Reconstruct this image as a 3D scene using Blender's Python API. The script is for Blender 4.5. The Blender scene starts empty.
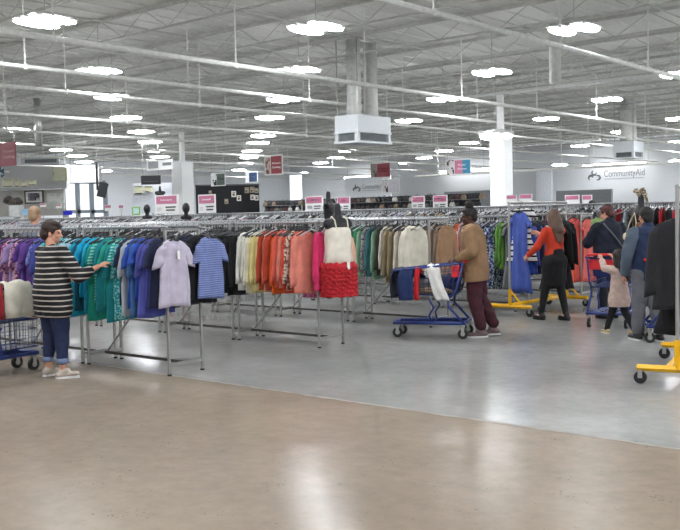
import bpy, bmesh, math, random
import numpy as np
from mathutils import Vector, Matrix, Euler
PI = math.pi
S = bpy.context.scene
COL = S.collection
# ------------------------------------------------------------------ camera
FPX = 930.0
YAW, PITCH, ROLL, CAMZ = math.radians(40.3), -math.atan2(50, 930.0), math.radians(1.3), 1.63
Fv = Vector((-math.sin(YAW)*math.cos(PITCH), math.cos(YAW)*math.cos(PITCH), math.sin(PITCH)))
R0 = Vector((math.cos(YAW), math.sin(YAW), 0)); U0 = R0.cross(Fv)
Rv = R0*math.cos(ROLL) - U0*math.sin(ROLL); Uv = U0*math.cos(ROLL) + R0*math.sin(ROLL)
cam = bpy.data.cameras.new('camera'); camo = bpy.data.objects.new('camera', cam); COL.objects.link(camo)
m = Matrix.Identity(4)
for i in range(3):
    m[i][0], m[i][1], m[i][2] = Rv[i], Uv[i], -Fv[i]
m.translation = Vector((0, 0, CAMZ))
camo.matrix_world = m
cam.sensor_fit = 'HORIZONTAL'; cam.sensor_width = 36; cam.lens = 36*FPX/680
cam.clip_start = .05; cam.clip_end = 400
S.camera = camo
# ------------------------------------------------------------------ world, exposure
w = bpy.data.worlds.new('World'); S.world = w; w.use_nodes = True
w.node_tree.nodes['Background'].inputs[0].default_value = (.9, .95, 1, 1)
w.node_tree.nodes['Background'].inputs[1].default_value = 1.3
S.view_settings.view_transform = 'Standard'; S.view_settings.look = 'None'
S.view_settings.exposure = 0.52; S.view_settings.gamma = 1; S.view_settings.use_curve_mapping = False
LAMP = 56.0
try:
    S.cycles.use_light_tree = True
    S.cycles.max_bounces = 6; S.cycles.diffuse_bounces = 3; S.cycles.sample_clamp_indirect = 6
    S.cycles.use_denoising = True
except Exception: pass

def ray(px, py): return Fv + Rv*((px-340)/FPX) - Uv*((py-265)/FPX)
def at(px, py, z=0.):
    d = ray(px, py); t = (z-CAMZ)/d.z
    return Vector((0, 0, CAMZ)) + d*t
def atd(px, py, Z): return Vector((0, 0, CAMZ)) + ray(px, py)*Z
def on_x(px, py, X):
    d = ray(px, py); return Vector((0, 0, CAMZ)) + d*(X/d.x)
def on_y(px, py, Y):
    d = ray(px, py); return Vector((0, 0, CAMZ)) + d*(Y/d.y)
def solvex(px, Y, z=1.5):       # X on the line y=Y, z seen in column px
    lo, hi = -61., 3.
    for _ in range(50):
        mm = (lo+hi)/2; p = Vector((mm, Y, z-CAMZ)); zz = p.dot(Fv)
        if zz < .1 or 340+FPX*p.dot(Rv)/zz > px: hi = mm
        else: lo = mm
    return mm
# ------------------------------------------------------------------ materials
def lin(c):
    if isinstance(c, str):
        c = [int(c[i:i+2], 16)/255 for i in (0, 2, 4)]
    return tuple(((v/12.92) if v <= .04045 else ((v+.055)/1.055)**2.4) for v in c[:3]) + (1,)
MATS = {}
def mat(key, col='808080', rough=.6, metal=0., emit=0., pat=None, col2='ffffff', scale=20., bump=0., coat=0., noise=.12, sheen=0.):
    if key in MATS: return MATS[key]
    M = bpy.data.materials.new(key); M.use_nodes = True; MATS[key] = M
    nt = M.node_tree; N = nt.nodes; L = nt.links; b = N['Principled BSDF']
    c = lin(col); c2 = lin(col2)
    b.inputs['Base Color'].default_value = c; b.inputs['Roughness'].default_value = rough; b.inputs['Metallic'].default_value = metal
    if coat: b.inputs['Coat Weight'].default_value = coat
    if emit:
        b.inputs['Emission Color'].default_value = c; b.inputs['Emission Strength'].default_value = emit
        return M
    tc = N.new('ShaderNodeTexCoord')
    nz = N.new('ShaderNodeTexNoise'); nz.inputs['Scale'].default_value = 9; nz.inputs['Detail'].default_value = 4
    L.new(tc.outputs['Object'], nz.inputs['Vector'])
    hsv = N.new('ShaderNodeHueSaturation')
    mr = N.new('ShaderNodeMapRange'); mr.inputs[1].default_value = .3; mr.inputs[2].default_value = .7
    mr.inputs[3].default_value = 1-noise; mr.inputs[4].default_value = 1+noise
    L.new(nz.outputs['Fac'], mr.inputs[0]); L.new(mr.outputs[0], hsv.inputs['Value'])
    src = None
    if pat:
        mix = N.new('ShaderNodeMix'); mix.data_type = 'RGBA'
        mix.inputs[6].default_value = c; mix.inputs[7].default_value = c2
        ramp = N.new('ShaderNodeMath'); ramp.operation = 'GREATER_THAN'
        if pat in ('stripe', 'vstripe', 'plaid'):
            sx = N.new('ShaderNodeSeparateXYZ'); L.new(tc.outputs['Object'], sx.inputs[0])
            mu = N.new('ShaderNodeMath'); mu.operation = 'MULTIPLY'; mu.inputs[1].default_value = scale
            L.new(sx.outputs['X' if pat == 'vstripe' else 'Z'], mu.inputs[0])
            ad = N.new('ShaderNodeMath'); ad.operation = 'ADD'
            n2 = N.new('ShaderNodeTexNoise'); n2.inputs['Scale'].default_value = 3; L.new(tc.outputs['Object'], n2.inputs['Vector'])
            m3 = N.new('ShaderNodeMath'); m3.operation = 'MULTIPLY'; m3.inputs[1].default_value = .55; L.new(n2.outputs['Fac'], m3.inputs[0])
            L.new(mu.outputs[0], ad.inputs[0]); L.new(m3.outputs[0], ad.inputs[1])
            fr = N.new('ShaderNodeMath'); fr.operation = 'FRACT'; L.new(ad.outputs[0], fr.inputs[0])
            L.new(fr.outputs[0], ramp.inputs[0]); ramp.inputs[1].default_value = .66 if pat == 'stripe' else .5
        else:
            v = N.new('ShaderNodeTexVoronoi'); v.inputs['Scale'].default_value = scale
            L.new(tc.outputs['Object'], v.inputs['Vector'])
            L.new(v.outputs['Distance'], ramp.inputs[0]); ramp.inputs[1].default_value = .48
            if pat == 'blotch':
                n2 = N.new('ShaderNodeTexNoise'); n2.inputs['Scale'].default_value = scale; n2.inputs['Detail'].default_value = 5
                L.new(tc.outputs['Object'], n2.inputs['Vector']); L.new(n2.outputs['Fac'], ramp.inputs[0]); ramp.inputs[1].default_value = .52
        L.new(ramp.outputs[0], mix.inputs[0]); src = mix.outputs[2]
        L.new(src, hsv.inputs['Color'])
    else:
        hsv.inputs['Color'].default_value = c
    L.new(hsv.outputs[0], b.inputs['Base Color'])
    if bump:
        bp = N.new('ShaderNodeBump'); bp.inputs['Strength'].default_value = bump; bp.inputs['Distance'].default_value = .02
        n4 = N.new('ShaderNodeTexNoise'); n4.inputs['Scale'].default_value = 22; n4.inputs['Detail'].default_value = 3
        L.new(tc.outputs['Object'], n4.inputs['Vector']); L.new(n4.outputs['Fac'], bp.inputs['Height']); L.new(bp.outputs[0], b.inputs['Normal'])
    return M
def fab(col, pat=None, col2='ffffff', scale=18.):
    return mat('fabric_%s_%s_%s_%g' % (col, pat or 'plain', col2, scale), col, .88, pat=pat, col2=col2, scale=scale, bump=.35)
CHROME = mat('chrome', 'cdcdca', .28, .85, noise=.05)
STEEL = mat('brushed_steel', 'a9a9a6', .38, .7, noise=.08)
PAINTW = mat('white_paint', 'c9cac6', .6)
BLACKP = mat('black_plastic', '151517', .45)
YELLOW = mat('yellow_paint', 'f2b800', .4)
BLUEP = mat('blue_plastic', '223678', .4)
REDP = mat('red_plastic', 'd21f26', .35)
RUB = mat('rubber', '1b1b1d', .7)
WHITEP = mat('white_plastic', 'dcdcda', .4)
# ------------------------------------------------------------------ object helpers
def tag(o, label=None, cat=None, group=None, kind=None):
    if label: o['label'] = label
    if cat: o['category'] = cat
    if group: o['group'] = group
    if kind: o['kind'] = kind
    return o
def empty(name, loc=(0, 0, 0), rz=0., label=None, cat=None, group=None):
    o = bpy.data.objects.new(name, None); COL.objects.link(o); o.location = loc; o.rotation_euler = (0, 0, rz)
    return tag(o, label, cat, group)
def link(name, me, parent=None):
    o = bpy.data.objects.new(name, me); COL.objects.link(o)
    if parent is not None: o.parent = parent
    return o
def obj(name, bm, mt, parent=None, smooth=False):
    me = bpy.data.meshes.new(name); bmesh.ops.recalc_face_normals(bm, faces=bm.faces) ; bm.to_mesh(me); bm.free()
    me.materials.append(mt)
    if smooth:
        for p in me.polygons: p.use_smooth = True
    return link(name, me, parent)
def omat(o, mt):
    o.material_slots[0].link = 'OBJECT'; o.material_slots[0].material = mt; return o
KIDS = {}
def copy_tree(o, kids, loc=None, rz=None):
    c = o.copy(); COL.objects.link(c)
    if loc is not None: c.location = loc
    if rz is not None: c.rotation_euler = (0, 0, rz)
    out = []
    for ch, sub in kids:
        d = ch.copy(); COL.objects.link(d); d.parent = c; out.append(d)
        for s in sub:
            e = s.copy(); COL.objects.link(e); e.parent = d
    return c, out
def tree(o):
    allc = list(COL.objects)
    return [(ch, [g for g in allc if g.parent == ch]) for ch in allc if ch.parent == o]
def B(): return bmesh.new()
def box(bm, x0, x1, y0, y1, z0, z1):
    vs = [bm.verts.new((x, y, z)) for x in (x0, x1) for y in (y0, y1) for z in (z0, z1)]
    for f in ((0, 1, 3, 2), (4, 6, 7, 5), (0, 4, 5, 1), (2, 3, 7, 6), (0, 2, 6, 4), (1, 5, 7, 3)):
        bm.faces.new([vs[i] for i in f])
    return bm
def frame_of(d):
    d = d.normalized(); a = Vector((0, 0, 1)) if abs(d.z) < .9 else Vector((0, 1, 0))
    u = d.cross(a).normalized(); return u, d.cross(u).normalized()
def tube(bm, pts, r, n=6, closed=False):
    pts = [Vector(p) for p in pts]; rings = []
    for i, p in enumerate(pts):
        if closed: d = pts[(i+1) % len(pts)]-pts[i-1]
        else: d = pts[min(i+1, len(pts)-1)]-pts[max(i-1, 0)]
        u, v = frame_of(d)
        if rings:   # keep the twist small
            pu = rings[-1][1]; u2 = pu - d.normalized()*pu.dot(d.normalized())
            if u2.length > 1e-4: u = u2.normalized(); v = d.normalized().cross(u)
        rr = r[i] if isinstance(r, (list, tuple)) else r
        rings.append(([bm.verts.new(p+u*(rr*math.cos(2*PI*k/n))+v*(rr*math.sin(2*PI*k/n))) for k in range(n)], u))
    R = [q[0] for q in rings]
    for i in range(len(R)-1 + (1 if closed else 0)):
        a, b = R[i], R[(i+1) % len(R)]
        for k in range(n): bm.faces.new((a[k], a[(k+1) % n], b[(k+1) % n], b[k]))
    if not closed:
        bm.faces.new(R[0][::-1]); bm.faces.new(R[-1])
    return bm
def cap(bm, p0, p1, r0, r1, flat=None, n=16):
    """tapered capsule; flat=(axis, factor) squeezes it along axis"""
    p0 = Vector(p0); p1 = Vector(p1); d = p1-p0
    if d.length < 1e-5: d = Vector((0, 0, 1e-4))
    dn = d.normalized(); u, v = frame_of(dn); rings = []
    st = [(p0, r0, a) for a in (-80, -55, -28, 0)] + [(p1, r1, a) for a in (0, 28, 55, 80)]
    for c, r, a in st:
        cc = c + dn*(r*math.sin(math.radians(a))); rr = r*math.cos(math.radians(a))
        ring = []
        for k in range(n):
            off = (cc-p0) + u*(rr*math.cos(2*PI*k/n)) + v*(rr*math.sin(2*PI*k/n))
            base = dn*off.dot(dn)
            q = off-base
            if flat:
                ax = Vector(flat[0]).normalized(); q = q - ax*(q.dot(ax)*(1-flat[1]))
            ring.append(bm.verts.new(p0+base+q))
        rings.append(ring)
    for i in range(len(rings)-1):
        a, b = rings[i], rings[i+1]
        for k in range(n): bm.faces.new((a[k], a[(k+1) % n], b[(k+1) % n], b[k]))
    bm.faces.new(rings[0][::-1]); bm.faces.new(rings[-1])
def ell(bm, c, r, M=None, n=16):
    mm = Matrix.Translation(Vector(c)) @ (M.to_4x4() if M is not None else Matrix.Identity(4)) @ Matrix.Diagonal((r[0], r[1], r[2], 1))
    bmesh.ops.create_uvsphere(bm, u_segments=n, v_segments=n//2+2, radius=1, matrix=mm)
def blob(name, bm, mt, parent, voxel=.01, smooth=3):
    bmesh.ops.recalc_face_normals(bm, faces=bm.faces)
    me = bpy.data.meshes.new(name); bm.to_mesh(me); bm.free()
    t = bpy.data.objects.new(name, me); COL.objects.link(t)
    md = t.modifiers.new('r', 'REMESH'); md.mode = 'VOXEL'; md.voxel_size = voxel; md.use_smooth_shade = True
    if smooth:
        ms = t.modifiers.new('s', 'SMOOTH'); ms.factor = .5; ms.iterations = smooth
    dg = bpy.context.evaluated_depsgraph_get(); dg.update()
    nm = bpy.data.meshes.new_from_object(t.evaluated_get(dg), preserve_all_data_layers=False, depsgraph=dg)
    COL.objects.unlink(t); bpy.data.objects.remove(t)
    nm.materials.clear(); nm.materials.append(mt)
    for p in nm.polygons: p.use_smooth = True
    return link(name, nm, parent)
def text(name, s, size, mt, parent, loc, rot, width=None):
    cu = bpy.data.curves.new(name, 'FONT'); cu.body = s; cu.size = size; cu.align_x = 'CENTER'; cu.align_y = 'CENTER'; cu.extrude = .003
    t = bpy.data.objects.new(name, cu); COL.objects.link(t)
    dg = bpy.context.evaluated_depsgraph_get(); dg.update()
    me = bpy.data.meshes.new_from_object(t.evaluated_get(dg), depsgraph=dg)
    COL.objects.unlink(t); bpy.data.objects.remove(t)
    me.materials.clear(); me.materials.append(mt)
    if width:
        xs = [v.co.x for v in me.vertices]; k = width/max(1e-3, max(xs)-min(xs)); me.transform(Matrix.Diagonal((k, 1, 1, 1)))
    o = link(name, me, parent); o.location = loc; o.rotation_euler = rot
    return o
rnd = random.Random(7)
# ================================================================== STRUCTURE
def floor_mat(key, c1, c2, c3, rough, spec):
    M = bpy.data.materials.new(key); M.use_nodes = True; nt = M.node_tree; N = nt.nodes; L = nt.links; b = N['Principled BSDF']; b.inputs['Specular IOR Level'].default_value = spec
    tc = N.new('ShaderNodeTexCoord')
    n1 = N.new('ShaderNodeTexNoise'); n1.inputs['Scale'].default_value = .55; n1.inputs['Detail'].default_value = 4; n1.inputs['Roughness'].default_value = .5
    n2 = N.new('ShaderNodeTexNoise'); n2.inputs['Scale'].default_value = 7; n2.inputs['Detail'].default_value = 8; n2.inputs['Roughness'].default_value = .7
    n3 = N.new('ShaderNodeTexVoronoi'); n3.inputs['Scale'].default_value = 9
    n4 = N.new('ShaderNodeTexNoise'); n4.inputs['Scale'].default_value = 1.3; n4.inputs['Detail'].default_value = 3
    for n in (n1, n2, n3, n4): L.new(tc.outputs['Object'], n.inputs['Vector'])
    r1 = N.new('ShaderNodeValToRGB'); r1.color_ramp.elements[0].position = .2; r1.color_ramp.elements[0].color = lin(c1)
    r1.color_ramp.elements[1].position = .8; r1.color_ramp.elements[1].color = lin(c2)
    L.new(n1.outputs['Fac'], r1.inputs[0])
    mx = N.new('ShaderNodeHueSaturation'); L.new(r1.outputs[0], mx.inputs['Color'])
    g = N.new('ShaderNodeMapRange'); g.inputs[1].default_value = .25; g.inputs[2].default_value = .75; g.inputs[3].default_value = .86; g.inputs[4].default_value = 1.14
    L.new(n2.outputs['Fac'], g.inputs[0]); L.new(g.outputs[0], mx.inputs['Value'])
    # pits: small dark specks in loose clusters
    n3.inputs['Scale'].default_value = 26; n3.inputs['Randomness'].default_value = 1
    lt = N.new('ShaderNodeMath'); lt.operation = 'LESS_THAN'; lt.inputs[1].default_value = .19; L.new(n3.outputs['Distance'], lt.inputs[0])
    n5 = N.new('ShaderNodeTexNoise'); n5.inputs['Scale'].default_value = 3.4; n5.inputs['Detail'].default_value = 4; L.new(tc.outputs['Object'], n5.inputs['Vector'])
    gt = N.new('ShaderNodeMapRange'); gt.inputs[1].default_value = .56; gt.inputs[2].default_value = .66; L.new(n5.outputs['Fac'], gt.inputs[0])
    an = N.new('ShaderNodeMath'); an.operation = 'MULTIPLY'; L.new(lt.outputs[0], an.inputs[0]); L.new(gt.outputs[0], an.inputs[1])
    m2 = N.new('ShaderNodeMix'); m2.data_type = 'RGBA'; m2.inputs[7].default_value = lin(c3)
    an2 = N.new('ShaderNodeMath'); an2.operation = 'MULTIPLY'; an2.inputs[1].default_value = .6; L.new(an.outputs[0], an2.inputs[0])
    L.new(an2.outputs[0], m2.inputs[0]); L.new(mx.outputs[0], m2.inputs[6])
    L.new(m2.outputs[2], b.inputs['Base Color'])
    rr = N.new('ShaderNodeMapRange'); rr.inputs[1].default_value = .3; rr.inputs[2].default_value = .7; rr.inputs[3].default_value = rough-.06; rr.inputs[4].default_value = rough+.08
    L.new(n1.outputs['Fac'], rr.inputs[0]); L.new(rr.outputs[0], b.inputs['Roughness'])
    bp = N.new('ShaderNodeBump'); bp.inputs['Strength'].default_value = .06; bp.inputs['Distance'].default_value = .01
    L.new(n2.outputs['Fac'], bp.inputs['Height']); L.new(bp.outputs[0], b.inputs['Normal'])
    return M
XW, YW, XE, YS, HC = -64., 68., 14., -8., 6.9
FG = floor_mat('polished_grey_concrete', '838381', 'aaaaa7', '4c4c4a', .17, .13)
FT = floor_mat('worn_tan_concrete', '7d7164', '9a8e7f', '3d352e', .19, .03)
tag(obj('floor', box(B(), XW, XE, 6.2, YW, -.2, 0), FG), kind='structure')
tag(obj('floor_tan', box(B(), XW, XE, YS, 6.2, -.2, .0), FT), kind='structure')
# worn ragged edge strip of pale filler along the joint between both slabs
bm = B(); x = XE; rr_ = random.Random(3); prev = None
while x > -30:
    h = 6.2-.012-.03*rr_.random(); v = (bm.verts.new((x, h, .0015)), bm.verts.new((x, 6.2+.02*rr_.random(), .0015)))
    if prev: bm.faces.new((prev[0], prev[1], v[1], v[0]))
    prev = v; x -= .06+.05*rr_.random()
tag(obj('trim_1', bm, mat('joint_filler', '8f8b82', .6)), kind='structure')
WALLM = mat('wall_paint', 'dfe2e5', .85, noise=.03); CEILM = mat('ceiling_deck_paint', 'd6d6d0', .85, noise=.05)
tag(obj('wall_back', box(B(), XW, XE, YW, YW+.3, 0, HC), WALLM), kind='structure')
tag(obj('wall_right', box(B(), XE, XE+.3, YS, YW, 0, HC), WALLM), kind='structure')
tag(obj('wall_front', box(B(), XW, XE, YS-.3, YS, 0, HC), WALLM), kind='structure')
# left wall with the glazed storefront opening
wl, wr, wt = on_x(64, 200, XW).y, on_x(106, 200, XW).y, on_x(85, 182, XW).z
bm = B(); box(bm, XW-.3, XW, YS, wl, 0, HC); box(bm, XW-.3, XW, wr, YW, 0, HC); box(bm, XW-.3, XW, wl, wr, wt, HC)
tag(obj('wall_left', bm, WALLM), kind='structure')
bm = B(); n = 3
for k in range(n+1):
    yy = wl+(wr-wl)*k/n; box(bm, XW-.2, XW+.02, yy-.16, yy+.16, 0, wt)
for zz in (.1, wt*.5, wt): box(bm, XW-.2, XW+.02, wl, wr, zz-.14, zz+.14)
wf = tag(obj('window_1', bm, mat('grey_mullion', '7d858d', .5)), kind='structure')
gm = bpy.data.materials.new('glass'); gm.use_nodes = True; gb = gm.node_tree.nodes['Principled BSDF']
gb.inputs['Transmission Weight'].default_value = 1; gb.inputs['Roughness'].default_value = .0; gb.inputs['IOR'].default_value = 1.05
obj('pane', box(B(), XW-.12, XW-.1, wl, wr, 0, wt), gm, wf)
# ceiling deck with ribs
bm = B(); box(bm, XW, XE, YS, YW, HC+.035, HC+.26)
x = XW
while x < XE:
    box(bm, x, x+.35, YS, YW, HC, HC+.035); x += .75
tag(obj('ceiling', bm, CEILM), kind='structure')
# open-web roof joists along X
JM = mat('joist_paint', 'b4b4ae', .8, noise=.1)
bm = B(); x0, x1 = XW+.2, XE-.2; zb, zt = 6.3, 6.82
box(bm, x0, x1, -.035, .035, zb-.02, zb+.02); box(bm, x0, x1, -.05, .05, zt-.03, zt+.05)
x = x0; k = 0
while x < x1-.8:
    tube(bm, [(x, 0, zb if k % 2 else zt), (x+.9, 0, zt if k % 2 else zb)], .011, 4); x += .9; k += 1
j0 = tag(obj('roof_joist', bm, JM), kind='structure'); ys = []
y = 14.83-3.2*7+.01
while y < YW-.5: ys.append(y); y += 2.13 if y > 27 else 3.2
j0.location.y = ys[0]
for y in ys[1:]:
    c = j0.copy(); COL.objects.link(c); c.location.y = y
# bridging rods across the joists
bm = B(); box(bm, -.015, .015, YS, YW, 6.33, 6.36)
r0 = tag(obj('bridging_bar', bm, JM), kind='structure'); r0.location.x = -18.7
for x in (-12.5, -15.6, -22, -26, -31, -36, -42, -50, -60, -8.6, -4): c = r0.copy(); COL.objects.link(c); c.location.x = x
# main girders and columns
bm = B(); box(bm, XW, XE, -.1, .1, 6.0, 6.1); box(bm, XW, XE, -.1, .1, 6.78, 6.9); x = XW
while x < XE-2: tube(bm, [(x, 0, 6.1), (x+1, 0, 6.8)], .03, 4); tube(bm, [(x+1, 0, 6.8), (x+2, 0, 6.1)], .03, 4); x += 2
if 1: pass
g0 = tag(obj('roof_girder', bm, PAINTW), kind='structure'); g0.location.y = 30.9
for y in (56,): c = g0.copy(); COL.objects.link(c); c.location.y = y
COLM = mat('column_paint', 'e2e3e1', .7, noise=.02)
cols = []
for (px, w_, Yc) in ((501.5, .31, 30.9), (183.5, .38, 30.9)):
    X = solvex(px, Yc, 2.5); bm = B(); box(bm, -w_, w_, -w_, w_, 0, 4.5); box(bm, -.1, .1, -.1, .1, 4.5, 6.02)
    c = tag(obj('column', bm, COLM), kind='structure'); c.location = (X, Yc, 0); cols.append(c)
# sprinkler pipes along Y
PIPE = mat('pipe_paint', 'd4d4ce', .5)
RODM = None
for i, X in enumerate((-9.0, -15.2, -18.33, -21.2, -26.45, -31.3, -36.7, -43., -50., -57.)):
    bm = B(); tube(bm, [(0, YS+.2, 5.0), (0, YW-.3, 5.0)], .058 if i < 2 else .05, 8)
    p = obj('pipe', bm, PIPE); root = empty('sprinkler_pipe', (X, 0, 0), 0, None, 'pipe')
    p.parent = root; y = 4+(i*1.3) % 3
    while y < YW-2:
        if RODM is None:
            bm = B(); tube(bm, [(0, 0, 0), (0, 0, 1.9)], .018, 5); tube(bm, [(0, 0, -.06), (0, 0, .06)], .06, 6); h = obj('hanger_rod', bm, PIPE, root); RODM = h.data
        else: h = link('hanger_rod', RODM, root)
        h.location = (0, y, 5.0); y += 4.6
    root['label'] = ['white overhead pipe crossing the upper right of the ceiling', 'white overhead pipe running from the upper left corner, passing above the big heater box',
      'thin white overhead pipe next beyond the pipe from the upper left corner', 'thin white overhead pipe, third one in from the upper left corner', 'thin white overhead pipe, fourth one in from the upper left corner'][i] if i < 5 else 'thin white pipe far back under the ceiling'
    if i >= 5: root['group'] = 'far overhead pipes'
# large diagonal brace lines and cable bundles under the deck
for (a, b_, nm, lb) in (((170, 168), (262, 166), 'conduit', 'thin white conduit under the ceiling behind the round row of lamps'), ((416, 180), (680, 158), 'conduit', 'thin white conduit running along the far wall under the ceiling')):
    p = on_y(a[0], a[1], 50.); q = on_y(b_[0], b_[1], 50.)
    z = (p.z+q.z)/2; bm = B(); tube(bm, [(p.x, 50, z), (q.x, 50, z)], .08, 6)
    for t in (.1, .35, .6, .9): tube(bm, [(p.x+(q.x-p.x)*t, 50, z), (p.x+(q.x-p.x)*t, 50, HC-.003)], .04, 5)
    tag(obj(nm, bm, PIPE), lb, 'conduit')
# ------------------------------------------------------------------ lamps
LENS = mat('lamp_lens', 'f7faff', .4, emit=LAMP); HOUS = mat('lamp_housing', 'b9b9b6', .5)
def lamp_proto():
    r = empty('high_bay_lamp')
    for s in (-1, 1):
        bm = B(); bmesh.ops.create_cube(bm, size=1, matrix=Matrix.Translation((s*.29, 0, .055)) @ Matrix.Diagonal((.36, .98, .07, 1)))
        bmesh.ops.bevel(bm, geom=list(bm.edges), offset=.03, segments=2, affect='EDGES'); h = obj('housing', bm, HOUS, r)
        bm = B(); ell(bm, (s*.29, 0, .0), (.19, .51, .05), None, 28)
        obj('lens', bm, LENS, r, True)
    bm = B(); box(bm, -.3, .3, -.08, .08, .085, .12); obj('driver_box', bm, HOUS, r)
    bm = B(); tube(bm, [(0, 0, .11), (0, 0, HC-5.604)], .009, 5)
    obj('suspension_cable', bm, STEEL, r)
    return r
lp = lamp_proto(); lk = tree(lp); LT = "45,22 99,72 113,97.5 126,118 15,130 61,150 77,156 84,162 94,167 104,171 141,132 150,142 157,151 160,157 169,163 172,169 263,136 258,143 252,151 249,157.6 245,163.4 239,170 336,158 321,163 302,173 409,121 348,151 444,151 424,158 406,163 546,119 498,137 469,143 560,165 622,132 580,146 677,142 677,161 678,119 443,99.5 492,73 574,30 607,100 678,75 316,29 299,71 284,100 270,118"
lamps = []
for t in LT.split():
    px, py = map(float, t.split(',')); p = at(px, py, 5.6)
    if p.y > YW-3 or p.x < XW+3:
        k_ = min((YW-4)/p.y, (XW+4)/p.x); p = Vector((0, 0, CAMZ))+(p-Vector((0, 0, CAMZ)))*k_
    lamps.append((p.x, p.y, px, py, p.z))
seen = list(lamps)
for i in range(-16, 17):
    for j in range(-16, 17):
        X = -9.4-4.4*i+3.7*j; Y = 19.3+4.2*i+4.6*j
        if not (XW+3 < X < XE-1 and YS+1 < Y < YW-3): continue
        v = Vector((X, Y, 5.6-CAMZ)); zz = v.dot(Fv); px = 340+FPX*v.dot(Rv)/zz if zz > .5 else 9999; py = 265-FPX*v.dot(Uv)/zz if zz > .5 else -9999
        if zz > .5 and -60 < px < 740 and -50 < py < 300: continue
        if min((X-q[0])**2+(Y-q[1])**2 for q in seen) < 9: continue
        lamps.append((X, Y, None, None, 5.6))
def lamp_label(px, py, Z):
    if px is None: return None
    side = 'left' if px < 225 else ('middle' if px < 400 else 'right')
    return side
NAMED = {(45, 22): 'large twin lamp in the upper left corner of the view', (316, 29): 'large glowing twin lamp at top centre, above the middle run of lamps',
 (574, 30): 'large glowing twin lamp hanging beside the white pipe at upper right', (678, 75): 'twin lamp cut off by the right edge of the view, upper of those there',
 (678, 119): 'lamp cut by the right edge just below the large one there', (299, 71): 'second twin lamp down the middle diagonal run', (284, 100): 'third twin lamp down the middle diagonal run',
 (270, 118): 'fourth twin lamp down the middle diagonal run', (99, 72): 'second lamp down the left diagonal run, beside a pipe hanger', (113, 97.5): 'third lamp down the left diagonal run',
 (126, 118): 'fourth lamp down the left diagonal run', (15, 130): 'lamp at the left edge just above the large red sign', (492, 73): 'twin lamp next below the large one at upper right',
 (443, 99.5): 'twin lamp to the right of the large heater box', (409, 121): 'twin lamp beside the lower right edge of the heater box', (607, 100): 'twin lamp right of centre in the ceiling, alone between pipes',
 (546, 119): 'twin lamp above and right of the thick white column', (498, 137): 'lamp just behind the top of the thick white column', (500, 137): 'lamp hanging low right in front of the top of the thick white column', (622, 132): 'twin lamp above the far heater box at right', (580, 146): 'single round glowing lamp between column and far heater box'}
q_ = atd(496, 136.5, 32.6); lamps.append((q_.x, q_.y, 500, 137, q_.z))
for i, (X, Y, px, py, pz) in enumerate(lamps):
    if i == 0: c = lp; c.location = (X, Y, pz)
    else: c, _ = copy_tree(lp, lk, (X, Y, pz))
    c.scale.z = (HC-pz)/(HC-5.6)
    lb = NAMED.get((px, py)) if px is not None else None
    if px is not None and (px, py) not in NAMED:
        for k, v in NAMED.items():
            if abs(k[0]-px) < .9 and abs(k[1]-py) < .9: lb = v
    if lb: tag(c, lb, 'ceiling lamp', 'twin high bay lamps')
    elif px is None: tag(c, 'white twin panel lamp under the ceiling outside the view', 'ceiling lamp', 'lamps outside the view')
    elif px < 225: tag(c, 'small distant lamp far down the ceiling above the storefront side', 'ceiling lamp', 'distant lamps on the storefront side')
    elif px < 345: tag(c, 'small distant lamp far down the middle run beyond the heater box', 'ceiling lamp', 'distant lamps of the middle run')
    else: tag(c, 'small distant lamp far back near the end wall', 'ceiling lamp', 'distant lamps by the end wall')
# long tube lamps washing the back wall
for a, b_, lb in (((583, 166), (645, 163), 'long bright tube lamp above the grey logo on the end wall'), ((345, 178), (372, 176.5), 'short bright tube lamp above the far white board'), ((440, 172), (489, 169), 'thin tube lamp left of the thick white column')):
    p = on_y(*a, YW-1.2); q = on_y(*b_, YW-1.2); z = (p.z+q.z)/2
    r = empty('tube_lamp', (p.x, YW-1.2, z), 0, lb, 'tube lamp')
    bm = B(); box(bm, 0, q.x-p.x, -.1, .1, .1, .2); obj('housing', bm, HOUS, r)
    bm = B(); tube(bm, [(0, 0, 0), (q.x-p.x, 0, 0)], .13, 8); obj('tube', bm, mat('tube_glow', 'ffffff', emit=8), r)
    bm = B()
    for t in (.1, .9): tube(bm, [((q.x-p.x)*t, 0, .2), ((q.x-p.x)*t, 0, HC-z-.02)], .02, 4)
    obj('rod', bm, STEEL, r)
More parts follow.
